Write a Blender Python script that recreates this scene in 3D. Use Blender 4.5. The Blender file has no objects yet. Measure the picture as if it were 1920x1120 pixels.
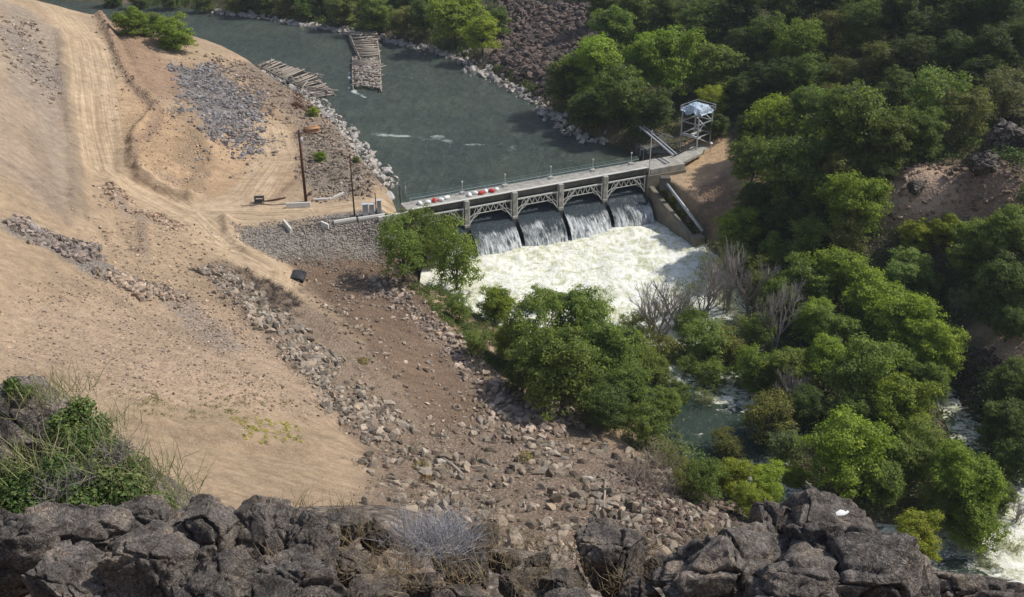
import bpy, math, random
import numpy as np
from mathutils import Vector, Matrix
random.seed(7); RNG = np.random.RandomState(11)
D = bpy.data
SC = bpy.context.scene
COL = SC.collection
R = math.radians
# ------------------------------------------------------------------ camera, world, sun, exposure
CZ, PITCH, F = 66.0, R(28.0), 1900.0
cd = D.cameras.new("camera"); cam = D.objects.new("camera", cd); COL.objects.link(cam)
cam.location = (0, 0, CZ); cam.rotation_euler = (R(90) - PITCH, 0, 0)
cd.sensor_width = 36; cd.lens = 36 * F / 1920.0; cd.clip_start = 0.3; cd.clip_end = 6000
SC.camera = cam
SUN_EL, SUN_AZ = R(50), R(14)            # azimuth measured from +X towards +Y
sdir = Vector((math.cos(SUN_EL) * math.cos(SUN_AZ), math.cos(SUN_EL) * math.sin(SUN_AZ), math.sin(SUN_EL)))
W = D.worlds.new("World"); SC.world = W; W.use_nodes = True
wn = W.node_tree; wn.nodes.clear()
sky = wn.nodes.new("ShaderNodeTexSky"); sky.sky_type = 'NISHITA'; sky.sun_disc = False
sky.sun_elevation = SUN_EL; sky.sun_rotation = R(90) - SUN_AZ
sky.dust_density = 1.5
bg = wn.nodes.new("ShaderNodeBackground"); bg.inputs[1].default_value = 0.12
wo = wn.nodes.new("ShaderNodeOutputWorld")
wn.links.new(sky.outputs[0], bg.inputs[0]); wn.links.new(bg.outputs[0], wo.inputs[0])
sl = D.lights.new("sun", 'SUN'); sl.energy = 3.5; sl.angle = R(0.6); sl.color = (1.0, 0.955, 0.88)
so = D.objects.new("sun", sl); COL.objects.link(so)
so.rotation_euler = sdir.to_track_quat('Z', 'Y').to_euler(); so.location = (100, 40, 200)
SC.view_settings.view_transform = 'Standard'; SC.view_settings.look = 'None'
SC.view_settings.exposure = 0.25; SC.view_settings.gamma = 1; SC.view_settings.use_curve_mapping = False

# ------------------------------------------------------------------ projection of photo pixels (1920x1120) into the place
cP, sP = math.cos(PITCH), math.sin(PITCH)
def ray(px, py):
    a = (px - 960.0) / F; b = -(py - 560.0) / F
    return np.array([a, cP + b * sP, -sP + b * cP])
def P(px, py, z):
    d = ray(px, py); t = (z - CZ) / d[2]
    return np.array([d[0] * t, d[1] * t, z])
def depth(p): return p[1] * cP + (CZ - p[2]) * sP

# ------------------------------------------------------------------ noise
def _h(ix, iy, iz, seed):
    n = (ix.astype(np.int64) * 374761393 + iy.astype(np.int64) * 668265263 + iz.astype(np.int64) * 2147483647 % 1000003 + seed * 9176263) & 0xffffffff
    n = ((n ^ (n >> 13)) * 1274126177) & 0xffffffff
    n = ((n ^ (n >> 16)) * 2246822519) & 0xffffffff
    return ((n ^ (n >> 15)) & 0xffffff) / float(0xffffff)
def vn(x, y, z=None, seed=0):
    x = np.asarray(x, float); y = np.asarray(y, float)
    z = np.zeros_like(x) if z is None else np.asarray(z, float)
    x0 = np.floor(x); y0 = np.floor(y); z0 = np.floor(z)
    fx = x - x0; fy = y - y0; fz = z - z0
    fx = fx * fx * (3 - 2 * fx); fy = fy * fy * (3 - 2 * fy); fz = fz * fz * (3 - 2 * fz)
    r = 0
    for dx in (0, 1):
        for dy in (0, 1):
            for dz in (0, 1):
                w = (fx if dx else 1 - fx) * (fy if dy else 1 - fy) * (fz if dz else 1 - fz)
                r = r + w * _h(x0 + dx, y0 + dy, z0 + dz, seed)
    return r * 2 - 1
def fbm(x, y, z=None, o=4, seed=0):
    r = 0; a = 1.0; s = 0
    for k in range(o):
        r = r + a * vn(x, y, z, seed + k); s += a; a *= .5
        x = x * 2.03 + 5.2; y = y * 2.03 + 1.3; z = None if z is None else z * 2.03 + 2.7
    return r / s
def sstep(a, b, x):
    t = np.clip((x - a) / (b - a), 0, 1); return t * t * (3 - 2 * t)

# ------------------------------------------------------------------ polygons and lines in plan
def seg_d(x, y, pts, closed):
    n = len(pts); best = np.full(x.shape, 1e9); cum = 0; s = np.zeros(x.shape); side = np.zeros(x.shape)
    for i in range(n if closed else n - 1):
        ax, ay = pts[i][0], pts[i][1]; bx, by = pts[(i + 1) % n][0], pts[(i + 1) % n][1]
        dx, dy = bx - ax, by - ay; L2 = dx * dx + dy * dy + 1e-9
        t = np.clip(((x - ax) * dx + (y - ay) * dy) / L2, 0, 1)
        d = np.hypot(x - ax - t * dx, y - ay - t * dy)
        m = d < best; best = np.where(m, d, best); L = math.sqrt(L2)
        s = np.where(m, cum + t * L, s); side = np.where(m, np.sign((x - ax) * dy - (y - ay) * dx), side)
        cum += L
    return best, s, side
def sdf(x, y, pts):                       # negative inside
    d, _, _ = seg_d(x, y, pts, True)
    ins = np.zeros(x.shape, bool); n = len(pts)
    for i in range(n):
        ax, ay = pts[i][0], pts[i][1]; bx, by = pts[(i + 1) % n][0], pts[(i + 1) % n][1]
        c = ((ay > y) != (by > y)) & (x < (bx - ax) * (y - ay) / (by - ay + 1e-12) + ax)
        ins ^= c
    return np.where(ins, -d, d)

# ------------------------------------------------------------------ dam frame: local x along the dam, local -y downstream
DP1 = P(777, 393, 0); DP2 = P(1211, 316, 0)
DL = float(np.hypot(*(DP2 - DP1)[:2])); DA = math.atan2(DP2[1] - DP1[1], DP2[0] - DP1[0])
dc, ds = math.cos(DA), math.sin(DA)
def dloc(x, y): X = x - DP1[0]; Y = y - DP1[1]; return X * dc + Y * ds, -X * ds + Y * dc
def dwor(u, v, z=0): return np.array([DP1[0] + u * dc - v * ds, DP1[1] + u * ds + v * dc, z])

# ------------------------------------------------------------------ terrain
WU = -2.5
UPR = [P(*p, WU)[:2] for p in [(-500, 88), (0, 88), (370, 92), (430, 118), (500, 142), (560, 172), (600, 200), (640, 238), (672, 280), (706, 322), (733, 352)]]
UPR += [dwor(-1.0, 3.0)[:2], dwor(0, -1)[:2], dwor(DL, -1)[:2], dwor(DL + 0.5, 6)[:2]]
UPR += [P(*p, WU)[:2] for p in [(1195, 292), (1130, 268), (1062, 243), (1035, 215), (1003, 190), (950, 160), (890, 132), (860, 112), (800, 92), (740, 80), (640, 58), (560, 46), (500, 34), (400, 22), (250, 8), (0, -8), (-500, -12)]]
def zdown(x, y): return -9.0 - 0.055 * np.clip(150 - y, 0, 200)
def PD(px, py):
    z = -9.5
    for _ in range(6): p = P(px, py, z); z = float(zdown(p[0], p[1]))
    return p[:2]
DNR = [dwor(-2.0, -1)[:2], dwor(-3, -14)[:2]] + [PD(*p) for p in [(845, 565), (925, 612), (1040, 640), (1140, 665), (1205, 710), (1235, 790), (1290, 860), (1420, 960), (1560, 1010), (1750, 1080), (1950, 1220), (2200, 1150), (2050, 960), (1900, 880), (1835, 800), (1790, 735), (1765, 750), (1812, 850), (1850, 930), (1820, 1000), (1600, 985), (1480, 890), (1450, 790), (1440, 700), (1400, 600), (1350, 500)]]
DNR += [dwor(DL + 2.2, -14.5)[:2], dwor(DL + 0.3, -1)[:2]]
CT = [(740,405,0),(600,400,0),(500,390,.2),(450,340,.8),(480,250,1.3),(540,205,.6),(440,190,2.6),(400,150,3),(370,300,2.5),(330,250,5),(300,200,7),
 (270,300,4.5),(230,130,9),(170,60,12),(240,60,11),(100,10,14),(170,150,10),(130,280,7),(200,340,4),(350,400,1.2),(0,50,19),(0,0,20.5),(0,200,16.5),
 (60,300,12),(0,400,14.5),(100,420,10),(150,450,8),(0,500,15),(0,600,15),(0,700,18),(250,400,4.2),(300,450,4.5),(250,550,7.5),(400,550,3.2),(300,600,7),
 (500,600,2.2),(450,470,.5),(520,510,-.8),(300,800,14),(200,700,13),(100,680,15),(450,700,8),(600,750,4),(500,900,13),(680,960,12),(350,930,18),(200,850,19),
 (640,470,-3.2),(600,480,-3),(700,470,-4.2),(560,440,-1.2),(540,530,-2.3),(700,600,-3.5),(620,600,-1.5),(560,620,.5),(700,720,-1),(800,700,-4),(900,780,-5),(750,820,0),
 (850,900,2.5),(1050,780,-8),(950,950,4.5),(1100,880,-2),(1200,950,2),(1300,870,-9),(1250,980,3),(1400,980,-4),(1500,950,-9),(1350,1000,2),(1100,1000,8),
 (800,560,-6),(880,600,-8),(950,660,-8.3),(1000,640,-8.5),(1250,720,-9.5),(1350,640,-9.3),(1500,600,-8.5),(1450,500,-7.5),(1350,480,-7.5),(1600,700,-9.5),
 (1700,800,-10),(1600,880,-10.5),(1600,560,-6),(1750,650,-8),(1320,320,-1.5),(1335,275,.2),(1400,400,-2.5),(1280,400,-4.5),(1320,450,-7.5),(1270,350,-2),(1500,450,-2.5),(1600,430,1),
 (1700,400,4),(1850,380,8),(1900,460,5),(1800,540,-3),(1890,650,-4),(1900,750,-9),(1700,480,-1),(1450,300,3)]
cw = [P(*c) for c in CT]
for bx, by in [(38,188),(48,165),(58,140),(70,115),(78,90),(86,60)]:
    for o in (30, 60, 100, 200): cw.append(np.array([bx + o * .9, by + o * .42, -6 + .58 * o if o < 150 else 95]))
for bx, by in [(26,196),(7,226),(-8,263),(-30,288),(-66,316),(-120,330)]:
    for o in (14, 40, 80, 160): cw.append(np.array([bx + o * .8, by + o * .6, -1.5 + .36 * o]))
for c in [(-150,120,50),(-150,200,38),(-140,260,15),(-200,60,80),(-100,60,45),(-80,20,60),(-45,45,32),(-20,45,24),(0,45,20),(15,50,16),(35,60,2),(60,50,-12),(90,20,0),(30,40,8),(0,20,40),(-250,300,60),(-130,290,-2),(250,100,130),(60,20,-5)]: cw.append(np.array(c, float))
cw = np.array(cw); NCT = len(cw)
def _phi(r2): return r2 * np.log(r2 + 1e-6) * .5
_S = 100.0
def _tps():
    q = cw[:, :2] / _S; K = _phi(((q[:, None] - q[None]) ** 2).sum(-1)) + np.eye(NCT) * 2e-4
    Pm = np.c_[np.ones(NCT), q]; A = np.zeros((NCT + 3, NCT + 3)); A[:NCT, :NCT] = K; A[:NCT, NCT:] = Pm; A[NCT:, :NCT] = Pm.T
    return np.linalg.solve(A, np.r_[cw[:, 2], 0, 0, 0])
TW = _tps()
def tps(x, y):
    sh = x.shape; x = x.ravel() / _S; y = y.ravel() / _S; r = TW[NCT] + TW[NCT + 1] * x + TW[NCT + 2] * y
    for i in range(NCT): r = r + TW[i] * _phi((x - cw[i, 0] / _S) ** 2 + (y - cw[i, 1] / _S) ** 2)
    return r.reshape(sh)
def ctr(px, py, z=None):                  # rough plan position of a photo pixel, before the fine terrain exists
    d = ray(px, py); t = np.arange(30, 520, .5); X = d[0] * t; Y = d[1] * t; Z = CZ + d[2] * t
    h = tps(X, Y); i = np.argmax(Z < h); return np.array([X[i], Y[i]])
def cpts(l): return [ctr(*p) for p in l]
# ridges, ruts and mounds laid on the slope: (line, height, half width)
BERMS = [(cpts([(112,60),(122,140),(136,250),(146,395)]), .7, 1.3), (cpts([(345,215),(385,270),(410,320),(380,345)]), .9, 2.0), (cpts([(430,410),(432,445),(465,480)]), .6, 1.0), (cpts([(180,20),(218,60),(247,130),(275,172)]), -.8, 1.2), (cpts([(105,2),(165,12),(205,60),(235,130),(262,170),(300,205),(292,235),(255,262),(252,300),(270,335),(320,362),(360,372)]), 1.5, 1.2),
         (cpts([(225,345),(300,372),(370,402)]), .3, .6), (cpts([(245,338),(320,370),(390,400)]), -.3, .6),
         (cpts([(215,345),(218,385)]), 1.2, 1.8), (cpts([(160,395),(205,470)]), -.5, .8), (cpts([(205,400),(245,480)]), -.5, .8), (cpts([(265,400),(275,490)]), .5, .9),
         (cpts([(60,440),(140,470),(200,510),(260,545)]), .8, 2.0), (cpts([(420,410),(435,450),(470,480),(520,512)]), .35, .8),
         (cpts([(400,520),(500,610),(600,690),(700,790)]), .9, 3.0), (cpts([(780,570),(860,650),(920,720),(1040,790)]), .9, 1.8),
         (cpts([(140,760),(350,800),(600,840)]), .5, 1.2), (cpts([(150,790),(350,825),(560,860)]), -.5, 1.4),
         (cpts([(0,200),(70,330),(120,400)]), .4, 1.5), (cpts([(150,180),(145,390)]), .35, .7), (cpts([(205,80),(215,330)]), -.2, .6), (cpts([(175,90),(185,330)]), -.2, .6),
         (cpts([(640,800),(700,830),(760,840)]), -.8, 1.0)]
MOUND = [(ctr(335,250), 2.6, 7), (ctr(270,480), .6, 3), (ctr(1750,380), 2.2, 5), (ctr(1700,350), 1.5, 4), (ctr(1860,360), 3, 5)]
ROUGH_A = cpts([(400,490),(480,500),(620,600),(760,740),(800,800),(960,760),(800,600),(740,540),(860,560),(960,690),(1120,790),(1320,900),(1400,1050),(720,1050),(700,860),(640,800),(520,660)])
def near_z(x, y):
    b = 64.2 - .865 * np.clip(y, -40, 12.5) + .25 * fbm(x * .5, y * .5, o=3, seed=3)
    b = b - .45 - .35 * np.clip(y - 12.5, 0, 3) - 1.5 * sstep(-2.5, -.5, x) * sstep(6.5, 4.5, x) * sstep(11.5, 15, y) - .5 * sstep(-3.5,-1.5,x) * sstep(12, 14, y) + 2.6 * sstep(-6.5, -10.5, x) * sstep(6, 12, y)
    return b - np.clip(x - 11, 0, 50) * .9 - np.clip(-14 - x, 0, 60) * -.2
def T(x, y):
    x = np.asarray(x, float); y = np.asarray(y, float)
    z = tps(x, y)
    for ln, h, w in BERMS:
        d, _, _ = seg_d(x, y, ln, False); z = z + h * np.exp(-(d / w) ** 2) * (1 + .35 * vn(x * .8, y * .8, seed=5))
    for c, h, w in MOUND: z = z + h * np.exp(-((x - c[0]) ** 2 + (y - c[1]) ** 2) / w ** 2)
    z = z + .35 * fbm(x * .07, y * .07, o=3, seed=9) + .1 * fbm(x * .6, y * .6, o=3, seed=21)
    r = sstep(2, -3, sdf(x, y, ROUGH_A)); z = z + r * .35 * fbm(x * .45, y * .45, o=4, seed=31)
    hill = sstep(0, 20, (x - 40) * .9 + (y - 188) * .42); z = z + hill * 1.5 * fbm(x * .12, y * .12, o=4, seed=41)
    u, v = dloc(x, y)
    # flat pad and road by the left abutment
    pad = sstep(3, 0, sdf(x, y, PAD)); z = z * (1 - pad) + pad * (-.05 + .03 * vn(x * .7, y * .7, seed=2))
    s = sdf(x, y, UPR)
    z = np.where(s < 0, WU - .25 - np.minimum(1.8, -.35 * s), z)
    k = sstep(0, 5, s); zb = np.maximum(z, WU + .25)
    z = np.where(s >= 0, np.where(v > -.5, (WU - .25) * (1 - k) + zb * k, z), z)
    zw = zdown(x, y); s = sdf(x, y, DNR)
    z = np.where(s < 0, np.minimum(z, zw - .3 - np.minimum(1.5, -.4 * s)), z)
    k = sstep(0, 3.0, s); zb = np.maximum(z, zw + .3)
    z = np.where((s >= 0), (zw - .25) * (1 - k) + zb * k, z) if True else z
    # keep the land by the left abutment up to the deck
    # near ledge on the cliff the photograph is taken from
    nz = near_z(x, y); t = sstep(15.0, 42, y + 1.2 * vn(x * .35, y * .0 + 3, seed=8)); t = t ** .55
    return np.where(y < 44, nz * (1 - t) + z * t, z)
PAD = [ctr(*p) for p in [(520,386),(600,372),(690,350),(738,372)]] + [dwor(0, 4)[:2], dwor(-.2, -.3)[:2], ctr(700,412), ctr(600,418), ctr(540,422), ctr(480,412)]
def hit(px, py):
    d = ray(px, py); t = np.arange(8, 520, .4); X = d[0] * t; Y = d[1] * t; Z = CZ + d[2] * t
    h = T(X, Y); m = Z < h; i = np.argmax(m) if m.any() else len(t) - 1
    return np.array([X[i], Y[i], h[i]])
def hfar(px, py):                          # the same but looks past the near ledge
    d = ray(px, py); t = np.arange(50, 520, .4); X = d[0] * t; Y = d[1] * t; Z = CZ + d[2] * t
    h = T(X, Y); m = Z < h; i = np.argmax(m) if m.any() else len(t) - 1
    return np.array([X[i], Y[i], h[i]])
def wp(l): return [hfar(*p)[:2] for p in l]
def Tz(x, y): return float(T(np.array([x]), np.array([y]))[0])

# ------------------------------------------------------------------ materials
def mat(name):
    m = D.materials.new(name); m.use_nodes = True; nt = m.node_tree; nt.nodes.clear()
    o = nt.nodes.new("ShaderNodeOutputMaterial"); b = nt.nodes.new("ShaderNodeBsdfPrincipled")
    nt.links.new(b.outputs[0], o.inputs[0]); b.inputs['Specular IOR Level'].default_value = .25
    return m, nt, b, o
def nd(nt, t, **k):
    n = nt.nodes.new("ShaderNode" + t)
    for a, v in k.items():
        if a.startswith('i_'):
            key = a[2:]; key = int(key) if key.isdigit() else key
            n.inputs[key].default_value = v
        else: setattr(n, a, v)
    return n
def noise(nt, scale, detail=4, rough=.55, vec=None, dist=0):
    n = nd(nt, "TexNoise"); n.inputs['Scale'].default_value = scale; n.inputs['Detail'].default_value = detail
    n.inputs['Roughness'].default_value = rough; n.inputs['Distortion'].default_value = dist
    if vec is not None: nt.links.new(vec, n.inputs['Vector'])
    return n.outputs['Fac']
def ramp(nt, fac, stops):
    r = nd(nt, "ValToRGB"); e = r.color_ramp.elements
    while len(e) < len(stops): e.new(.5)
    for k, (p, c) in enumerate(stops): e[k].position = p; e[k].color = (c[0], c[1], c[2], 1) if hasattr(c, '__len__') else (c, c, c, 1)
    nt.links.new(fac, r.inputs[0]); return r.outputs[0]
def mix(nt, fac, a, b, mode='MIX'):
    m = nd(nt, "Mix"); m.data_type = 'RGBA'; m.blend_type = mode
    for s, v in ((m.inputs[0], fac), (m.inputs[6], a), (m.inputs[7], b)):
        if hasattr(v, 'is_linked'): nt.links.new(v, s)
        elif hasattr(v, '__len__'): s.default_value = (v[0], v[1], v[2], 1)
        else: s.default_value = v
    return m.outputs[2]
def mth(nt, op, a, b=0.0):
    m = nd(nt, "Math"); m.operation = op
    for s, v in ((m.inputs[0], a), (m.inputs[1], b)):
        if hasattr(v, 'is_linked'): nt.links.new(v, s)
        else: s.default_value = v
    return m.outputs[0]
def pos(nt): return nd(nt, "NewGeometry").outputs['Position']
def objc(nt): return nd(nt, "TexCoord").outputs['Object']
def vmap(nt, vec, scale=(1, 1, 1), rot=(0, 0, 0)):
    m = nd(nt, "Mapping"); nt.links.new(vec, m.inputs[0]); m.inputs['Scale'].default_value = scale; m.inputs['Rotation'].default_value = rot
    return m.outputs[0]
def bump(nt, b, h, dist=.1, st=1.0):
    n = nd(nt, "Bump"); n.inputs['Distance'].default_value = dist; n.inputs['Strength'].default_value = st
    nt.links.new(h, n.inputs['Height']); nt.links.new(n.outputs[0], b.inputs['Normal'])
def simple(name, col, rough=.8, var=.25, scale=3, bmp=.02, metal=0, use_obj=True):
    m, nt, b, o = mat(name); v = objc(nt) if use_obj else pos(nt)
    n = noise(nt, scale, 5, .6, v); n2 = noise(nt, scale * 7, 3, .6, v)
    s = mth(nt, 'ADD', mth(nt, 'MULTIPLY', n, .65), mth(nt, 'MULTIPLY', n2, .35))
    c = ramp(nt, s, [(.3, [x * (1 - var) for x in col]), (.7, [min(1, x * (1 + var)) for x in col])])
    nt.links.new(c, b.inputs['Base Color']); b.inputs['Roughness'].default_value = rough; b.inputs['Metallic'].default_value = metal
    if bmp: bump(nt, b, s, bmp)
    return m

def ground_mat():
    m, nt, b, o = mat("ground_soil"); p = pos(nt)
    a = nd(nt, "Attribute"); a.attribute_name = "Col"; base = a.outputs['Color']
    st = nd(nt, "Attribute"); st.attribute_name = "stony"; stf = st.outputs['Fac']
    trk = nd(nt, "Attribute"); trk.attribute_name = "track"
    # graded streaks running across the slope, and along the haul road
    s1 = noise(nt, 1.0, 4, .65, vmap(nt, p, (.035, .9, 1.2), (0, 0, R(-6))))
    s2 = noise(nt, 1.0, 3, .6, vmap(nt, trk.outputs['Vector'], (2.6, .05, 1)))
    big = noise(nt, .11, 4, .6, p); mid = noise(nt, .9, 4, .65, p); fine = noise(nt, 6, 3, .7, p)
    k = mix(nt, .5, ramp(nt, s1, [(.32, .68), (.66, 1.2)]), ramp(nt, big, [(.3, .74), (.7, 1.22)]))
    c = mix(nt, 1, base, k, 'MULTIPLY')
    isr = mth(nt, 'MULTIPLY', nd(nt, "SeparateXYZ").outputs[2], 1)
    sx = isr.node.inputs[0].links[0].from_node; nt.links.new(trk.outputs['Vector'], sx.inputs[0])
    c = mix(nt, isr, c, mix(nt, 1, c, ramp(nt, s2, [(.36, (.78, .75, .71)), (.64, (1.14, 1.14, 1.14))]), 'MULTIPLY'))
    c = mix(nt, 1, c, ramp(nt, mid, [(.3, (.80, .79, .78)), (.7, (1.16, 1.16, 1.16))]), 'MULTIPLY')
    c = mix(nt, .8, c, ramp(nt, fine, [(.3, (.72, .71, .70)), (.7, (1.24, 1.24, 1.24))]), 'MULTIPLY')
    # stones lying in the soil
    vo = nd(nt, "TexVoronoi"); vo.inputs['Scale'].default_value = 2.6; nt.links.new(p, vo.inputs['Vector']); vo.inputs['Randomness'].default_value = 1
    v2 = nd(nt, "TexVoronoi"); v2.inputs['Scale'].default_value = 6.5; nt.links.new(p, v2.inputs['Vector'])
    sc = mix(nt, .75, base, ramp(nt, vo.outputs['Color'], [(0, (.10, .085, .075)), (.5, (.27, .23, .20)), (1, (.46, .40, .34))]))
    sc2 = mix(nt, .6, base, ramp(nt, v2.outputs['Color'], [(0, (.10, .08, .07)), (1, (.46, .40, .33))]))
    m1 = mth(nt, 'LESS_THAN', vo.outputs['Distance'], mth(nt, 'MULTIPLY', stf, .62))
    m2 = mth(nt, 'LESS_THAN', v2.outputs['Distance'], mth(nt, 'MULTIPLY', mth(nt, 'ADD', stf, .12), .5))
    c = mix(nt, m2, c, sc2); c = mix(nt, m1, c, sc)
    nt.links.new(c, b.inputs['Base Color']); b.inputs['Roughness'].default_value = .95
    b.inputs['Specular IOR Level'].default_value = .1
    hs = mth(nt, 'MULTIPLY', mth(nt, 'SUBTRACT', .6, vo.outputs['Distance']), mth(nt, 'MULTIPLY', stf, 1.6))
    h = mth(nt, 'ADD', mth(nt, 'ADD', mth(nt, 'MULTIPLY', mid, .35), mth(nt, 'MULTIPLY', fine, .22)), mth(nt, 'ADD', hs, mth(nt, 'MULTIPLY', s1, .5)))
    bump(nt, b, h, .35, .8)
    return m
def rock_mat(name, use_attr, dark, light, scale=3.0, lichen=0.0, bd=.08):
    m, nt, b, o = mat(name); p = pos(nt) if use_attr else objc(nt)
    if use_attr: a = nd(nt, "Attribute"); a.attribute_name = "Col"; tint = a.outputs['Color']
    else: tint = nd(nt, "ObjectInfo").outputs['Color']
    n1 = noise(nt, scale, 6, .65, p, .5); n2 = noise(nt, scale * 6, 4, .7, p)
    c = ramp(nt, mth(nt, 'ADD', mth(nt, 'MULTIPLY', n1, .6), mth(nt, 'MULTIPLY', n2, .4)), [(.35, dark), (.65, light)])
    c = mix(nt, 1, c, tint, 'MULTIPLY')
    if lichen:
        l = noise(nt, scale * 1.7, 7, .75, vmap(nt, p, (1, 1, 1), (1, 2, 3)), 1.0)
        c = mix(nt, mth(nt, 'MULTIPLY', ramp(nt, l, [(.52, 0), (.62, 1)]), lichen * .75), c, (.40, .345, .27))
        l2 = noise(nt, scale * 4.5, 6, .75, vmap(nt, p, (1, 1, 1), (3, 1, 2)))
        c = mix(nt, mth(nt, 'MULTIPLY', ramp(nt, l2, [(.55, 0), (.63, 1)]), lichen), c, (.56, .52, .44))
        gn = nd(nt, 'NewGeometry'); sz_ = nd(nt, 'SeparateXYZ'); nt.links.new(gn.outputs['Normal'], sz_.inputs[0])
        c = mix(nt, mth(nt, 'MULTIPLY', ramp(nt, mth(nt, 'ADD', sz_.outputs[2], mth(nt, 'MULTIPLY', l2, .8)), [(.95, 0), (1.35, 1)]), .35), c, (.28, .25, .22))
        l3 = noise(nt, scale * .9, 5, .7, vmap(nt, p, (1, 1, 1), (2, 1, 0)))
        c = mix(nt, mth(nt, 'MULTIPLY', ramp(nt, l3, [(.56, 0), (.68, 1)]), lichen * .55), c, (.22, .13, .08))
    nt.links.new(c, b.inputs['Base Color']); b.inputs['Roughness'].default_value = .9; b.inputs['Specular IOR Level'].default_value = .15
    h = mth(nt, 'ADD', n1, mth(nt, 'MULTIPLY', n2, .6))
    if lichen:
        cr_ = noise(nt, 1.6, 5, .6, p, 1.2); crk = ramp(nt, cr_, [(.47, 1), (.497, .35), (.503, .35), (.53, 1)])
        h = mth(nt, 'ADD', h, mth(nt, 'MULTIPLY', crk, .6)); h = mth(nt, 'ADD', h, mth(nt, 'MULTIPLY', noise(nt, 26, 4, .75, p), .7))
        b_ = noise(nt, .9, 4, .65, vmap(nt, p, (1, 1, 1), (4, 1, 5)), .6)
        c = mix(nt, 1, c, ramp(nt, b_, [(.36, (.45, .46, .49)), (.5, (.85, .86, .88)), (.66, (1.35, 1.27, 1.15))]), 'MULTIPLY')
        c = mix(nt, 1, c, ramp(nt, noise(nt, 14, 4, .75, p), [(.34, (.5, .5, .5)), (.6, (1.35, 1.33, 1.3))]), 'MULTIPLY')
        nt.links.new(c, b.inputs['Base Color'])
    bump(nt, b, h, bd, 1)
    return m
def leaf_mat(name):
    m, nt, b, o = mat(name); oi = nd(nt, "ObjectInfo")
    p = objc(nt); n = noise(nt, .55, 3, .6, p); geo = nd(nt, "NewGeometry")
    rnd = geo.outputs['Random Per Island']
    c = mix(nt, 1, oi.outputs['Color'], ramp(nt, n, [(.3, (.72, .76, .8)), (.7, (1.25, 1.2, 1.0))]), 'MULTIPLY')
    c = mix(nt, 1, c, ramp(nt, rnd, [(0, (.62, .66, .7)), (.8, (1.2, 1.16, 1.1)), (1, (1.7, 1.5, 1.1))]), 'MULTIPLY')
    nt.links.new(c, b.inputs['Base Color']); b.inputs['Roughness'].default_value = .6; b.inputs['Specular IOR Level'].default_value = .3
    tr = nd(nt, "BsdfTranslucent"); nt.links.new(mix(nt, 1, c, (1.2, 1.35, .6), 'MULTIPLY'), tr.inputs[0])
    ms = nd(nt, "MixShader"); ms.inputs[0].default_value = .45
    nt.links.new(b.outputs[0], ms.inputs[1]); nt.links.new(tr.outputs[0], ms.inputs[2]); nt.links.new(ms.outputs[0], o.inputs[0])
    return m
def river_mat():
    m, nt, b, o = mat("river_water"); p = pos(nt)
    f = nd(nt, "Attribute"); f.attribute_name = "foam"; sh = nd(nt, "Attribute"); sh.attribute_name = "shallow"
    n1 = noise(nt, .06, 4, .6, p); flow = vmap(nt, p, (.5, .17, 1), (0, 0, R(18)))
    n2 = noise(nt, .8, 5, .65, flow, .6)
    deep = ramp(nt, n1, [(.3, (.054, .074, .066)), (.7, (.086, .106, .084))])
    deep = mix(nt, 1, deep, ramp(nt, n2, [(.3, (.72, .74, .78)), (.7, (1.3, 1.28, 1.2))]), 'MULTIPLY')
    c = mix(nt, sh.outputs['Fac'], deep, (.060, .078, .036))
    fn = noise(nt, 1.1, 8, .85, vmap(nt, p, (.8, 1.5, 1), (0, 0, R(-12))), 1.4)
    fn = mth(nt, 'ADD', mth(nt, 'MULTIPLY', fn, .7), mth(nt, 'MULTIPLY', noise(nt, 2.4, 5, .8, vmap(nt, p, (.6, 1.6, 1), (0, 0, R(-10))), .5), .3))
    fm = ramp(nt, mth(nt, 'ADD', fn, mth(nt, 'MULTIPLY', mth(nt, 'SUBTRACT', f.outputs['Fac'], .5), .62)), [(.545, 0), (.68, 1)])
    c = mix(nt, fm, c, (.55, .60, .56))
    nt.links.new(c, b.inputs['Base Color']); b.inputs['IOR'].default_value = 1.33; b.inputs['Specular IOR Level'].default_value = .5
    nt.links.new(ramp(nt, fm, [(0, .14), (1, .8)]), b.inputs['Roughness'])
    w1 = noise(nt, .7, 6, .7, vmap(nt, p, (1, .5, 1), (0, 0, R(20))), 1.0); w2 = noise(nt, 4.5, 4, .6, p)
    bump(nt, b, mth(nt, 'ADD', w1, mth(nt, 'MULTIPLY', w2, .3)), .9, 1)
    return m
def foam_mat():
    m, nt, b, o = mat("white_water"); p = pos(nt)
    f = nd(nt, "Attribute"); f.attribute_name = "foam"
    n1 = noise(nt, .30, 7, .68, p, 2.2); n2 = noise(nt, 1.3, 6, .7, p, 1.5); n3 = noise(nt, .8, 7, .75, vmap(nt, p, (.8, 1.4, 1)), 1.2)
    n1 = mth(nt, 'ADD', mth(nt, 'MULTIPLY', n1, .6), mth(nt, 'MULTIPLY', noise(nt, 1, 7, .72, vmap(nt, p, (1.1, .28, 1), (0, 0, DA)), 1.4), .4))
    w = ramp(nt, n1, [(.37, (.44, .45, .25)), (.455, (.64, .64, .48)), (.52, (.84, .83, .74)), (.60, (.93, .92, .86))])
    w = mix(nt, .7, w, ramp(nt, n2, [(.3, (.74, .75, .66)), (.6, (1, 1, 1))]), 'MULTIPLY')
    k = ramp(nt, mth(nt, 'ADD', n3, mth(nt, 'SUBTRACT', f.outputs['Fac'], .5)), [(.47, 0), (.62, 1)])
    c = mix(nt, k, (.035, .052, .040), w)
    nt.links.new(c, b.inputs['Base Color']); nt.links.new(ramp(nt, k, [(0, .12), (1, .75)]), b.inputs['Roughness'])
    b.inputs['IOR'].default_value = 1.33
    bump(nt, b, mth(nt, 'ADD', n1, mth(nt, 'MULTIPLY', n2, .5)), .3, .8)
    return m
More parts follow.
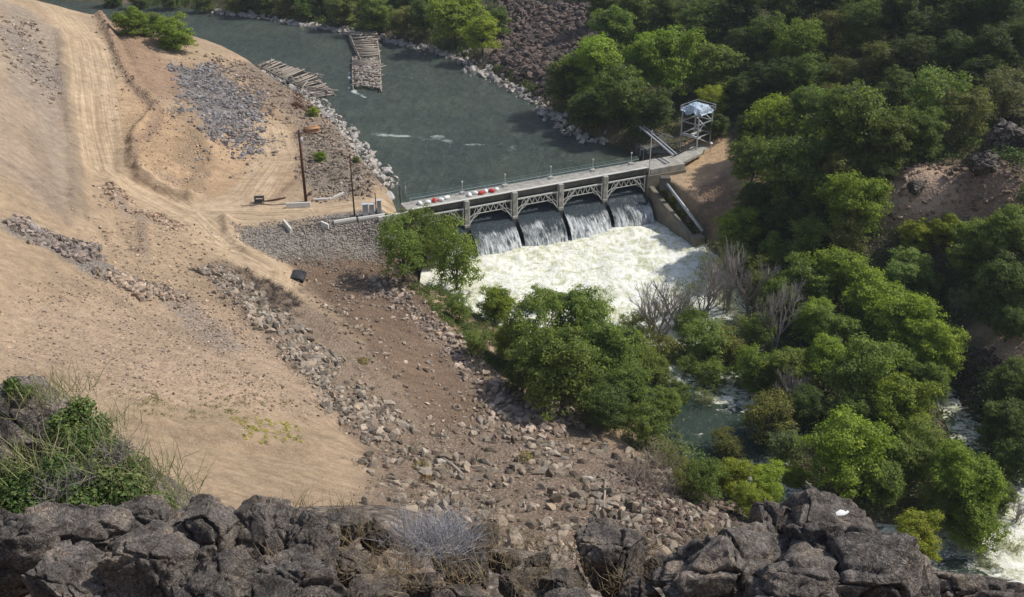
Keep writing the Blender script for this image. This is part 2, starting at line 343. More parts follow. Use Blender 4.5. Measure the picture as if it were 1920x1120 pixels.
def fall_mat():
    m, nt, b, o = mat("falling_water"); p = objc(nt)
    f = nd(nt, "Attribute"); f.attribute_name = "foam"
    n1 = noise(nt, 1, 6, .72, vmap(nt, p, (3.2, .45, .45)), .5); n2 = noise(nt, 1, 4, .7, vmap(nt, p, (9, 1.6, 1.6)))
    n4 = noise(nt, .9, 3, .6, p)
    s = mth(nt, 'ADD', mth(nt, 'ADD', mth(nt, 'MULTIPLY', n1, .6), mth(nt, 'MULTIPLY', n2, .4)), mth(nt, 'MULTIPLY', mth(nt, 'SUBTRACT', n4, .5), .25))
    k = ramp(nt, mth(nt, 'ADD', s, mth(nt, 'SUBTRACT', f.outputs['Fac'], .5)), [(.38, 0), (.50, .4), (.62, 1)])
    c = mix(nt, k, (.035, .050, .058), (.70, .72, .72))
    nt.links.new(c, b.inputs['Base Color']); nt.links.new(ramp(nt, k, [(0, .1), (1, .6)]), b.inputs['Roughness']); b.inputs['IOR'].default_value = 1.33
    bump(nt, b, s, .25, 1)
    return m
M = {}
M['ground'] = ground_mat(); M['river'] = river_mat(); M['foam'] = foam_mat(); M['fall'] = fall_mat(); M['leaf'] = leaf_mat("leaves")
M['rocks'] = rock_mat("loose_rock", True, (.62, .61, .60), (1.25, 1.22, 1.18), 2.2, 0, .06)
M['rock1'] = rock_mat("boulder_rock", False, (.62, .61, .60), (1.25, 1.22, 1.18), 2.0, 0, .06)
M['basalt'] = rock_mat("lichen_basalt", False, (.5, .49, .5), (1.5, 1.42, 1.35), 3.2, .8, .09)
M['bark'] = simple("bark", (.10, .085, .07), .9, .4, 6, .03)
M['pale_bark'] = simple("pale_bark", (.24, .215, .20), .9, .3, 6, .02)
M['grey_twig'] = simple('grey_twigs', (.30, .265, .245), .9, .3, 6, 0)
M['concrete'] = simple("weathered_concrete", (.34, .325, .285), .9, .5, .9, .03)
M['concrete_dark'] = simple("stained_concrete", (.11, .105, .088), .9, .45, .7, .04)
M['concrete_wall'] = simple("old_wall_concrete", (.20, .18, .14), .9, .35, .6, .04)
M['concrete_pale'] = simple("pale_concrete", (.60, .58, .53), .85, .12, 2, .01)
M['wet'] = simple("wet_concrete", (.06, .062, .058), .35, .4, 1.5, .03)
M['steel'] = simple("galvanised_steel", (.46, .48, .50), .5, .15, 3, 0, .4)
M['steel_pale'] = simple("pale_painted_steel", (.60, .585, .54), .6, .2, 3, 0)
M['green_steel'] = simple("green_painted_steel", (.17, .25, .22), .6, .2, 3, 0)
M['pole'] = simple("brown_pole_wood", (.085, .038, .022), .85, .3, 5, .01)
M['log'] = simple("weathered_log", (.34, .29, .235), .9, .3, 4, .02)
M['log_cut'] = simple("fresh_log", (.42, .24, .13), .85, .3, 4, .02)
M['tarp'] = simple("pale_blue_tarp", (.40, .49, .58), .5, .4, 1.6, .05)
M['grey_box'] = simple("grey_cabinet_paint", (.46, .48, .50), .45, .06, 2, 0)
M['dark'] = simple("dark_metal", (.035, .035, .035), .6, .2, 3, 0)
M['red'] = simple("red_fabric", (.55, .055, .045), .6, .2, 3, .02)
M['white'] = simple("white_plastic", (.78, .78, .76), .5, .06, 3, .02)
M['asphalt'] = simple("gravel_road", (.28, .245, .20), .95, .15, 1.5, .03, 0, False)
M['yellow'] = simple("yellow_flowers", (.52, .50, .06), .7, .2, 3, 0)
def blade_mat():
    m, nt, b, o = mat("grass_blades"); a = nd(nt, "Attribute"); a.attribute_name = "Col"
    nt.links.new(a.outputs['Color'], b.inputs['Base Color']); b.inputs['Roughness'].default_value = .7
    tr = nd(nt, "BsdfTranslucent"); nt.links.new(a.outputs['Color'], tr.inputs[0]); ms = nd(nt, "MixShader"); ms.inputs[0].default_value = .3
    nt.links.new(b.outputs[0], ms.inputs[1]); nt.links.new(tr.outputs[0], ms.inputs[2]); nt.links.new(ms.outputs[0], o.inputs[0]); return m
M['blade'] = blade_mat()

# ------------------------------------------------------------------ mesh helpers
def np_mesh(name, V, Fc, mats, smooth=False, attrs=None, mi=None):
    me = D.meshes.new(name); V = np.asarray(V, np.float32); Fc = np.asarray(Fc, np.int32); k = Fc.shape[1]
    me.vertices.add(len(V)); me.vertices.foreach_set('co', V.ravel())
    me.loops.add(Fc.size); me.loops.foreach_set('vertex_index', Fc.ravel())
    me.polygons.add(len(Fc)); me.polygons.foreach_set('loop_start', np.arange(0, Fc.size, k, dtype=np.int32))
    try: me.polygons.foreach_set('loop_total', np.full(len(Fc), k, np.int32))
    except Exception: pass
    me.polygons.foreach_set('use_smooth', np.full(len(Fc), smooth, bool))
    for m in (mats if isinstance(mats, (list, tuple)) else [mats]): me.materials.append(m)
    if mi is not None: me.polygons.foreach_set('material_index', np.asarray(mi, np.int32))
    me.update(calc_edges=True)
    for nme, (typ, data) in (attrs or {}).items():
        at = me.attributes.new(nme, typ, 'POINT')
        at.data.foreach_set({'FLOAT_COLOR': 'color', 'FLOAT': 'value', 'FLOAT_VECTOR': 'vector'}[typ], np.asarray(data, np.float32).ravel())
    me.validate(); return me
def link(name, me, parent=None, loc=None, **kw):
    o = D.objects.new(name, me); COL.objects.link(o)
    if parent is not None: o.parent = parent
    if loc is not None: o.location = loc
    for k, v in kw.items(): o[k] = v
    return o
def thing(name, label, cat, loc=(0, 0, 0), rz=0, group=None):
    o = D.objects.new(name, None); COL.objects.link(o); o.location = [float(c) for c in loc]; o.rotation_euler = (0, 0, rz)
    o.empty_display_size = .3; o['label'] = label; o['category'] = cat
    if group: o['group'] = group
    return o
def copy_tree(o, parent=None):
    c = o.copy(); COL.objects.link(c); c.parent = parent
    for ch in [x for x in KIDS.get(o.name, [])]:
        copy_tree(ch, c)
    return c
KIDS = {}
class MB:
    def __init__(s): s.v = []; s.f = []
    def add(s, V, Fc):
        n = len(s.v); s.v += [tuple(map(float, p)) for p in V]; s.f += [tuple(i + n for i in q) for q in Fc]; return s
    def box(s, a, b, rz=0, c=None, taper=1.0):
        x0, y0, z0 = a; x1, y1, z1 = b; cx, cy = (x0 + x1) / 2, (y0 + y1) / 2
        V = []
        for z, t in ((z0, 1), (z1, taper)):
            for x, y in ((x0, y0), (x1, y0), (x1, y1), (x0, y1)): V.append((cx + (x - cx) * t, cy + (y - cy) * t, z))
        if rz:
            k, q = math.cos(rz), math.sin(rz); ox, oy = c or (cx, cy)
            V = [(ox + (x - ox) * k - (y - oy) * q, oy + (x - ox) * q + (y - oy) * k, z) for x, y, z in V]
        return s.add(V, [(0, 3, 2, 1), (4, 5, 6, 7), (0, 1, 5, 4), (1, 2, 6, 5), (2, 3, 7, 6), (3, 0, 4, 7)])
    def bar(s, a, b, w=.1, h=None):
        a = Vector(a); b = Vector(b); d = (b - a).normalized(); up = Vector((0, 0, 1)) if abs(d.z) < .95 else Vector((1, 0, 0))
        x = d.cross(up).normalized() * w / 2; y = x.cross(d).normalized() * (h or w) / 2
        V = [p + sx * x + sy * y for p in (a, b) for sx, sy in ((-1, -1), (1, -1), (1, 1), (-1, 1))]
        return s.add(V, [(0, 1, 2, 3), (7, 6, 5, 4), (0, 4, 5, 1), (1, 5, 6, 2), (2, 6, 7, 3), (3, 7, 4, 0)])
    def tube(s, pts, rad, n=8, cap=True):
        pts = [Vector(p) for p in pts]; rad = rad if hasattr(rad, '__len__') else [rad] * len(pts); V = []; Fc = []
        for i, p in enumerate(pts):
            d = (pts[min(i + 1, len(pts) - 1)] - pts[max(i - 1, 0)]).normalized(); up = Vector((0, 0, 1)) if abs(d.z) < .9 else Vector((1, 0, 0))
            x = d.cross(up).normalized(); y = x.cross(d)
            for k in range(n): a = 2 * math.pi * k / n; V.append(p + (x * math.cos(a) + y * math.sin(a)) * rad[i])
        for i in range(len(pts) - 1):
            for k in range(n): Fc.append((i * n + k, i * n + (k + 1) % n, (i + 1) * n + (k + 1) % n, (i + 1) * n + k))
        if cap: Fc.append(tuple(range(n))[::-1]); Fc.append(tuple((len(pts) - 1) * n + k for k in range(n)))
        return s.add(V, Fc)
    def build(s, name, m, parent=None, smooth=False, bevel=0, loc=None, **kw):
        me = D.meshes.new(name); me.from_pydata(s.v, [], s.f); me.materials.append(m); me.validate(); me.update()
        if smooth: me.polygons.foreach_set('use_smooth', [True] * len(me.polygons))
        o = link(name, me, parent, loc, **kw)
        if bevel: b = o.modifiers.new('bevel', 'BEVEL'); b.width = bevel; b.segments = 2; b.limit_method = 'ANGLE'
        if parent is not None: KIDS.setdefault(parent.name, []).append(o)
        return o

# ------------------------------------------------------------------ ground sheet
def lines(a, b, fine, outer):
    c = list(np.arange(a, b + 1e-6, fine)); s = fine; lo = a; hi = b
    L = []; 
    while lo > -outer: s *= 1.22; lo -= s; L.append(lo)
    s = fine; H = []
    while hi < outer: s *= 1.22; hi += s; H.append(hi)
    return np.array(L[::-1] + c + H)
gx = lines(-112, 100, .42, 1500)
gy = np.r_[lines(46, 175, .38, 30)[:-1], 0]
ya = np.arange(46, 175, .38); yb = np.arange(175, 320, .75)
hi = []; s = .75; v_ = 320
while v_ < 2500: s *= 1.2; v_ += s; hi.append(v_)
lo = list(np.arange(5, 46, .45)); l2 = []; s = .5; v_ = 5
while v_ > -900: s *= 1.3; v_ -= s; l2.append(v_)
gy = np.array(l2[::-1] + lo + list(ya) + list(yb) + hi)
GX, GY = np.meshgrid(gx, gy)
GZ = T(np.clip(GX, -260, 260), np.clip(GY, -60, 420))
far = np.hypot(np.maximum(np.abs(GX) - 260, 0), np.maximum(np.maximum(GY - 420, -60 - GY), 0))
GZ = np.clip(GZ, -20, 140) + np.minimum(far * .12, 60) * (1 + .5 * fbm(GX * .004, GY * .004, o=3))
nx, ny = len(gx), len(gy)
C_TAN = (.385, .285, .188); C_TAN2 = (.345, .255, .168)
colr = np.zeros(GX.shape + (3,)); colr[:] = C_TAN
stony = np.full(GX.shape, .16); track = np.zeros(GX.shape + (3,))
def paint(px, col, edge=1.5, st=None, wob=1.5, amt=1.0, world=None):
    poly = world or wp(px); xs = [p[0] for p in poly]; ys = [p[1] for p in poly]
    mk = (GX > min(xs) - 8) & (GX < max(xs) + 8) & (GY > min(ys) - 8) & (GY < max(ys) + 8)
    x = GX[mk]; y = GY[mk]; d = sdf(x, y, poly) + wob * fbm(x * .35, y * .35, o=4, seed=len(px) * 7)
    k = sstep(edge, -edge, d) * amt
    if col is not None: colr[mk] = colr[mk] * (1 - k[:, None]) + np.array(col) * k[:, None]
    if st is not None: stony[mk] = stony[mk] * (1 - k) + st * k
def pline(px, col, w, st=None, amt=1.0):
    ln = wp(px); d, _, _ = seg_d(GX, GY, ln, False); d = d + .4 * w * fbm(GX * .6, GY * .6, o=3, seed=3)
    k = sstep(w, w * .45, d) * amt
    colr[:] = colr * (1 - k[..., None]) + np.array(col) * k[..., None]
    if st is not None: stony[:] = stony * (1 - k) + st * k
hillk = sstep(-3, 2, (GX - 36) * .9 + (GY - 190) * .42) ; hillk = np.maximum(hillk, ((GX * .5 + (GY - 210) * .5 > 18) | (GY > 330)))
hillk = np.maximum(hillk, np.maximum(sstep(0, 3, GX - 14) * sstep(165, 155, GY) * sstep(84, 92, GY), 0))
CLINE = [dwor(DL * .55, -1)[:2], np.array((-14., 228.)), np.array((-48., 282.)), np.array((-110., 303.)), np.array((-400., 330.))]
def farside(x, y):
    _, _, sd = seg_d(x, y, CLINE, False); u, v = dloc(x, y); return (sd > 0) & (sdf(x, y, UPR) > .3) & (v > 2)
hillk = np.maximum(hillk, farside(GX, GY) * 1.0)
cn = fbm(GX * .12, GY * .12, o=4, seed=77)[..., None] * .5 + .5
colr[:] = colr * (1 - hillk[..., None]) + hillk[..., None] * (np.array((.06, .065, .03)) * (1 - cn) + np.array((.14, .115, .07)) * cn)
stony[:] = stony * (1 - hillk) + .35 * hillk
paint([(0,0),(60,20),(110,60),(120,200),(135,400),(60,400),(0,330),(0,0)], (.33,.265,.20), 2.5, .34)
paint([(0,160),(60,200),(90,330),(60,380),(0,350)], (.36,.275,.20), 3, .2)
paint([(0,330),(150,420),(420,560),(620,700),(700,960),(350,960),(0,700)], C_TAN2, 5, .2, 3)
paint([(0,560),(300,560),(520,620),(680,760),(640,810),(300,760),(0,690)], (.39,.285,.195), 5, .42, 3)
paint([(150,230),(230,140),(300,200),(410,270),(415,330),(330,362),(260,330)], (.45,.315,.19), 2, .22)
paint([(240,120),(300,130),(400,120),(420,150),(560,240),(540,300),(480,290),(330,180)], (.285,.185,.12), 2.5, .4)
paint([(150,5),(215,15),(300,100),(330,140),(300,190),(262,160),(235,120),(205,55)], (.32,.215,.14), 2, .3)
paint([(345,200),(420,290),(420,330),(390,345),(330,300)], (.36,.25,.15), 1.5, .5)
paint([(330,130),(400,120),(470,180),(488,270),(440,292),(400,270),(370,210)], (.22,.20,.19), 1.5, .8)
paint([(430,118),(520,150),(600,200),(650,240),(700,320),(735,355),(690,365),(640,320),(560,230),(480,170)], (.27,.20,.14), 1.5, .6)
paint([(560,235),(650,250),(700,330),(680,370),(590,375),(560,340)], (.27,.215,.16), 1.5, .6)
paint([(410,235),(500,215),(550,240),(562,350),(470,380),(400,370),(380,330)], (.43,.30,.185), 1.5, .1)
paint([(455,430),(560,412),(735,405),(745,470),(640,490),(520,490),(450,450)], (.25,.225,.195), 1.2, .62)
paint([(520,480),(640,480),(740,470),(800,560),(900,700),(1010,780),(950,830),(820,820),(740,740),(640,600),(560,530)], (.15,.102,.068), 2, .4)
paint([(620,560),(700,560),(880,760),(900,810),(800,790)], (.185,.128,.086), 2, .28)
paint([(395,490),(480,500),(620,590),(740,720),(830,820),(760,860),(640,800),(560,700),(480,620),(420,560)], (.24,.175,.12), 1.5, .5)
paint([(770,560),(850,620),(960,720),(1120,780),(1120,830),(960,830),(880,720),(790,620)], (.20,.145,.10), 1.5, .5)
paint([(640,790),(900,790),(1150,830),(1330,930),(1400,1060),(1200,1080),(720,1060),(705,960),(690,860)], (.20,.142,.10), 2.5, .55)
paint([(1150,880),(1330,900),(1420,1060),(1200,1080)], (.16,.115,.09), 3, .75)
paint([(760,540),(860,570),(1000,700),(1100,770),(1160,800),(1130,700),(1000,600),(860,540)], (.16,.17,.07), 2, .3)
paint([(800,560),(870,600),(930,690),(900,700),(850,620)], (.24,.20,.12), 1.5, .3)
paint([(940,0),(1120,0),(1160,60),(1020,170),(950,130),(900,110)], (.115,.088,.07), 2, .9)
paint([(1290,270),(1360,255),(1385,300),(1330,360),(1290,350)], (.50,.35,.21), 1.2, .2)
paint([(1300,360),(1360,320),(1400,400),(1330,440)], (.22,.15,.10), 2, .4)
paint([(1640,330),(1780,310),(1900,350),(1900,400),(1760,440),(1660,420)], (.46,.33,.235), 2, .3)
paint([(1780,290),(1900,340),(1900,420),(1800,400)], (.27,.175,.115), 2, .6)
paint([(1830,620),(1930,600),(1930,720),(1850,700)], (.36,.26,.17), 1.5, .3)
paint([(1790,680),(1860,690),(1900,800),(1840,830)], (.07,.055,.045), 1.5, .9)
paint([(1220,350),(1245,345),(1315,440),(1300,450)], (.16,.18,.06), .8, .3)
for ln, c, w, s_ in [([(40,430),(130,470),(200,510),(300,550)], (.24,.20,.165), 3.2, .8), ([(205,350),(240,400),(270,410)], (.36,.26,.18), 2.2, .7),
                ([(400,500),(420,540)], (.3,.23,.17), 2, .7), ([(20,60),(70,120),(100,160)], (.30,.24,.19), 4, .75), ([(330,560),(400,630),(420,650)], (.32,.25,.19), 3, .7),
                ([(265,405),(275,490)], (.33,.24,.165), 1.0, .6), ([(385,330),(330,345),(300,330)], (.40,.28,.18), 1.5, .5),
                ([(150,10),(205,60),(235,130),(262,170),(300,205),(292,235),(255,262),(252,300),(270,335),(320,362)], (.33,.225,.145), 1.3, .45)]: pline(ln, c, w, s_)
for ln, c, w, s_ in [([(112,60),(122,140),(136,250),(146,395)], (.25,.195,.14), 1.6, .35), ([(200,345),(300,385),(345,420),(400,470)], (.30,.215,.14), 1.0, .3), ([(430,410),(432,445),(465,480),(530,520)], (.25,.17,.11), .9, .4), ([(555,255),(562,330),(520,372),(470,392)], (.28,.20,.13), 1.0, .4), ([(60,250),(90,330),(110,400)], (.29,.22,.16), 1.5, .3),
                     ([(150,60),(150,180)], (.32,.24,.165), .7, .1), ([(0,300),(60,340),(130,420)], (.27,.205,.15), 1.0, .3), ([(120,520),(300,600),(460,690)], (.32,.235,.155), 1.6, .5), ([(130,740),(350,770),(560,810),(640,830)], (.31,.235,.155), 1.0, .3), ([(220,790),(400,822),(560,850)], (.28,.205,.135), 1.5, .3)]: pline(ln, c, w, s_, .75)
# haul road: paler, with tracks along it
ROADS = [([(60,-10),(110,20),(160,80),(175,150),(185,240),(205,320),(280,365),(360,405),(420,460),(510,505)], 5.2), ([(560,400),(470,400),(380,400)], 5.5), ([(500,235),(520,300),(470,370),(400,400)], 5.0), ([(600,396),(740,398)], 3.0)]
for pts, w in ROADS:
    ln = wp(pts) if pts[0][1] >= 0 else [ctr(*p) for p in pts]
    d, s_, sd = seg_d(GX, GY, ln, False); e = d + .8 * fbm(GX * .3, GY * .3, o=3, seed=12)
    k = sstep(w, w * .6, e); nk = k > track[..., 2]
    colr[:] = colr * (1 - .8 * k[..., None]) + np.array((.48, .37, .25)) * .8 * k[..., None]
    stony[:] = stony * (1 - k) + .03 * k
    track[..., 0] = np.where(nk, d * sd, track[..., 0]); track[..., 1] = np.where(nk, s_, track[..., 1]); track[..., 2] = np.maximum(k, track[..., 2])
# river bed and wet banks
s = sdf(GX, GY, UPR); k = sstep(1.0, -1, s)[..., None]; colr[:] = colr * (1 - k) + np.array((.10, .09, .06)) * k
s = sdf(GX, GY, DNR); k = sstep(3.5, 0, s)[..., None]; colr[:] = colr * (1 - k) + np.array((.10, .085, .055)) * k
k = np.maximum.reduce([sstep(46, 40, GY), sstep(7, 10, GX) * sstep(76, 70, GY), sstep(16, 20, GX) * sstep(90, 84, GY)])[..., None]; colr[:] = colr * (1 - k) + np.array((.14, .112, .09)) * k; stony = np.maximum(stony, k[..., 0] * .6)
idx = np.arange(nx * ny).reshape(ny, nx)
Fq = np.stack([idx[:-1, :-1], idx[:-1, 1:], idx[1:, 1:], idx[1:, :-1]], -1).reshape(-1, 4)
V = np.stack([GX, GY, GZ], -1).reshape(-1, 3)
me = np_mesh("ground", V, Fq, M['ground'], True, {'Col': ('FLOAT_COLOR', np.c_[colr.reshape(-1, 3), np.ones(nx * ny)]), 'stony': ('FLOAT', stony), 'track': ('FLOAT_VECTOR', track)})
link("ground", me, kind='structure')

# ------------------------------------------------------------------ water
def grid_mesh(name, x0, x1, y0, y1, st, zf, keep, matr, attrs):
    xs = np.arange(x0, x1, st); ys = np.arange(y0, y1, st); X, Y = np.meshgrid(xs, ys); K = keep(X, Y)
    idx = np.arange(X.size).reshape(X.shape); q = np.stack([idx[:-1, :-1], idx[:-1, 1:], idx[1:, 1:], idx[1:, :-1]], -1).reshape(-1, 4)
    kf = (K[:-1, :-1] & K[:-1, 1:] & K[1:, 1:] & K[1:, :-1]).ravel(); q = q[kf]
    used = np.unique(q); rm = -np.ones(X.size, int); rm[used] = np.arange(len(used))
    V = np.stack([X, Y, zf(X, Y)], -1).reshape(-1, 3)[used]
    at = {k: ('FLOAT', f(X, Y).ravel()[used]) for k, f in attrs.items()}
    return link(name, np_mesh(name, V, rm[q], matr, True, at), kind='structure')
def up_keep(X, Y): u, v = dloc(X, Y); return (sdf(X, Y, UPR) < 2.5) & (v > -.2)
FOAMU = [([(700,253),(740,256),(775,258),(800,262)], 1.3, .80), ([(800,262),(822,255),(840,262),(850,275)], 1.7, .74), ([(880,270),(905,272)], 1.0, .75), ([(940,270),(960,300),(940,320)], 2.6, .55), ([(850,280),(900,285),(960,280)], 3.4, .52), ([(900,300),(950,330),(930,350)], 3.0, .5), ([(700,235),(730,262),(770,275)], 2.6, .42),
         ([(655,140),(662,165),(680,182)], 1.0, .9), ([(715,140),(745,142),(800,150)], .7, .6), ([(715,134),(760,132),(860,140)], .8, .5), ([(720,205),(680,195)], .8, .5), ([(890,132),(930,150),(960,165),(985,185)], 1.0, .75),
         ([(500,150),(560,180),(620,225),(650,250)], .9, .8), ([(655,258),(690,300),(725,340)], .7, .55), ([(1020,225),(1060,245)], 1.0, .5), ([(690,180),(700,200),(730,215)], 2.4, .45), ([(650,100),(650,140)], 1.0, .55)]
FOAMU = [([P(*p, WU)[:2] for p in l], w, a) for l, w, a in FOAMU]
def foam_u(X, Y):
    f = .19 + .18 * fbm(X * .07, Y * .07, o=2, seed=55)
    for l, w, a in FOAMU:
        d, _, _ = seg_d(X + 1.2 * vn(X * .35, Y * .35, seed=4), Y + 1.6 * vn(X * .3, Y * .3, seed=5), l, False); f = np.maximum(f, a * (.82 + .3 * vn(X * .45, Y * .6, seed=6)) * np.exp(-(d / w) ** 2 * .7))
    return f
def shallow_u(X, Y): return sstep(-9, -1, sdf(X, Y, UPR)) * sstep(-10, 20, X + (Y - 240) * .3) * .8 + .2 * sstep(-4, 0, sdf(X, Y, UPR))
grid_mesh("river", -150, 45, 150, 345, .5, lambda X, Y: WU + .05 * fbm(X * .5, Y * .3, o=3, seed=6) + .16 * foam_u(X, Y) * (1 + vn(X * 1.3, Y * 1.3)), up_keep, M['river'], {'foam': foam_u, 'shallow': shallow_u})
def dn_keep(X, Y): u, v = dloc(X, Y); return (sdf(X, Y, DNR) < 1.8) & (v < -2.5)
def foam_d(X, Y):
    u, v = dloc(X, Y); f = .47 + .20 * sstep(-50, -36, v) + .24 * sstep(-36, -22, v)
    c = P(1370, 750, -11); f = f + .22 * np.exp(-((X - c[0]) ** 2 + (Y - c[1]) ** 2) / 18)
    c = P(1340, 800, -11); f = f - .2 * np.exp(-((X - c[0]) ** 2 + (Y - c[1]) ** 2) / 40)
    c = P(1900, 1000, -12.5); f = f + .14 * np.exp(-((X - c[0]) ** 2 + (Y - c[1]) ** 2) / 160)
    c = P(1810, 800, -11.5); f = f + .12 * np.exp(-((X - c[0]) ** 2 + (Y - c[1]) ** 2) / 60)
    f = f + .16 * fbm(X * .12, Y * .12, o=3, seed=93) * sstep(-24, -40, v)
    c = P(1270, 700, -11); f = f + .2 * np.exp(-((X - c[0]) ** 2 + (Y - c[1]) ** 2) / 14)
    return np.clip(f, 0, 1)
def zf_d(X, Y):
    u, v = dloc(X, Y); a = sstep(-34, -8, v)
    n = fbm(X * .22, Y * .22, o=5, seed=15); rdg = 1 - np.abs(fbm(X * .35, Y * .35, o=4, seed=16)) * 2.6
    return zdown(X, Y) + (.3 + .25 * a) * n + .09 * (.5 + a) * rdg + .5 * np.exp(-((v + 6.5) / 2.5) ** 2)
grid_mesh("rapids", -15, 110, 60, 182, .3, zf_d, dn_keep, M['foam'], {'foam': foam_d})

# ------------------------------------------------------------------ the dam
dam = thing("dam", "long grey concrete dam with a narrow deck, open bays and steel trusses across the river", "dam", DP1, DA)
NB = 5; pitch = DL / NB; PX = [i * pitch for i in range(NB + 1)]
MB().box((-1.2, .0, -.8), (DL + .5, 3.6, 0)).build('deck', M['concrete'], dam, bevel=.04)
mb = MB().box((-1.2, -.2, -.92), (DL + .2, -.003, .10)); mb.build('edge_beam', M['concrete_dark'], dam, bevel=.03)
MB().box((-.5, -.36, .103), (DL + .2, .12, .24)).build('kerb', M['concrete_pale'], dam, bevel=.02)
# sill under the water, and the apron
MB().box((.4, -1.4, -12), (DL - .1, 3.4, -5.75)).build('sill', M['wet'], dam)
for i in range(1, NB):
    x = PX[i]
    p = MB(); p.box((x - .36, -1.0, -4.3), (x + .36, 2.9, -.803)); p.box((x - .44, -1.3, -1.2), (x + .44, -.365, .30)); p.box((x - .5, -1.25, -4.6), (x + .5, -.2, -4.1))
    po = p.build('pier', M['concrete'], dam, bevel=.05)
    q = MB(); q.add([(x - .48, -2.6, -12), (x + .48, -2.6, -12), (x + .48, 3.2, -12), (x - .48, 3.2, -12), (x - .42, -1.2, -4.62), (x + .42, -1.2, -4.62), (x + .42, 3.1, -4.62), (x - .42, 3.1, -4.62)],
                    [(0, 3, 2, 1), (4, 5, 6, 7), (0, 1, 5, 4), (1, 2, 6, 5), (2, 3, 7, 6), (3, 0, 4, 7)])
    qo = q.build('pier_foot', M['wet'], po)
for i in range(NB):
    x0, x1 = PX[i] + .46, PX[i + 1] - .46; y = -.75; zt, zb = -1.15, -2.45
    t = MB(); t.bar((x0, y, zt), (x1, y, zt), .2, .24); t.bar((x0 + .9, y, zb), (x1 - .9, y, zb), .12, .12)
    n = 6; w = (x1 - x0 - 1.8) / n
    for k in range(n):
        a = x0 + .9 + k * w; t.bar((a, y, zb), (a + w / 2, y, zt), .09); t.bar((a + w / 2, y, zt), (a + w, y, zb), .09)
    for sx, xx in ((1, x0), (-1, x1)):
        t.bar((xx, y, -4.2), (xx + sx * 1.2, y, zb - .1), .24, .2); t.bar((xx + sx * 1.2, y, zb - .1), (xx + sx * 2.6, y, zt), .2, .16); t.bar((xx, y, -3.1), (xx + sx * .9, y, zb), .12); t.bar((xx + sx * .12, y, -4.2), (xx + sx * .12, y, zt), .16)
        t.bar((xx + sx * .5, y, -3.35), (xx + sx * 1.25, y, -3.0), .08); t.bar((xx + sx * 1.25, y, -3.0), (xx + sx * 2.0, y, zb), .10)
    t.build('truss', M['steel_pale'], dam)
    # raised gate leaf behind the truss
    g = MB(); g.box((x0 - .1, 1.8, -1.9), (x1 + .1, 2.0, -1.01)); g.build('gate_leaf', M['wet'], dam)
r = MB()
for k in range(int(DL / 1.9) + 1): x = .3 + k * 1.9; r.bar((x, 3.45, 0), (x, 3.45, 1.15), .07)
for z in (.45, .8, 1.15): r.bar((0, 3.45, z), (DL + .4, 3.45, z), .05)
r.build('upstream_railing', M['green_steel'], dam)
r = MB()
r.bar((0, 2.5, .95), (DL, 2.5, .95), .055); r.bar((0, 2.5, .5), (DL, 2.5, .5), .045)
for k in range(int(DL / 2.4) + 1): r.bar((.3 + k * 2.4, 2.5, 0), (.3 + k * 2.4, 2.5, .95), .055)
r.build('walkway_railing', M['steel'], dam)
for fx in (.22, .40, .60, .79, .97):
    x = fx * DL; q = MB().bar((x, 3.0, 0), (x, 3.0, 2.1), .09).box((x - .4, 2.7, .003), (x + .4, 3.3, .35)); q.box((x - .13, 2.87, 2.1), (x + .13, 3.13, 2.3))
    q.build('gate_stand', M['steel_pale'], dam, bevel=.02)
# right abutment block, then a walkway curving to the intake
def L2(px, py, z): w = P(px, py, z); u, v = dloc(w[0], w[1]); return (u, v, z)
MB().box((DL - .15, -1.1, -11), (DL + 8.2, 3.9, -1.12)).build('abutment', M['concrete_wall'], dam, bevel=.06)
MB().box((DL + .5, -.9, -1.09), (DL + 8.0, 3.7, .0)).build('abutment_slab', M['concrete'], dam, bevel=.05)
w1 = [L2(1280, 303, 0), L2(1306, 290, 0), L2(1322, 277, 0), L2(1334, 262, 0)]
walk = [(DL + 7.2, 1.4, 0)] + [(a[0], a[1] + 1.2, 0) for a in w1]
q = MB()
for k in range(len(walk) - 1):
    a = Vector(walk[k]); b = Vector(walk[k + 1]); q.bar(a + Vector((0, 0, -.22 + .004 * k)), b + Vector((0, 0, -.22 + .004 * k)) + (b - a).normalized() * .8, 2.9, .5)
q.build('curved_walkway', M['concrete'], dam, bevel=.03)
q = MB()
for k in range(len(walk) - 1):
    a = Vector(walk[k]); b = Vector(walk[k + 1]); dn = (b - a).normalized(); nn = Vector((-dn.y, dn.x, 0))
    for off in (1.35, 1.35):
        for z in (.5, 1.0): q.bar(a + nn * off + Vector((0, 0, z)), b + nn * off + Vector((0, 0, z)), .06)
        q.bar(a + nn * off, a + nn * off + Vector((0, 0, 1.0)), .07); m_ = (a + b) / 2; q.bar(m_ + nn * off, m_ + nn * off + Vector((0, 0, 1.0)), .07)
q.build('walkway_handrail', M['steel'], dam)
q = MB()
for a in walk[1:4]: MB().bar((a[0] + .3, a[1] - 1.2, -5), (a[0] + .3, a[1] - 1.2, -.5), .35).build('timber_prop', M['pole'], dam)
# left abutment
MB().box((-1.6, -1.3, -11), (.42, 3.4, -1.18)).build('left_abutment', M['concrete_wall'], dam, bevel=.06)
MB().box((-6.5, -.9, -.7), (-1.23, -.45, .12)).build('road_edge_wall', M['concrete_pale'], dam, bevel=.03)
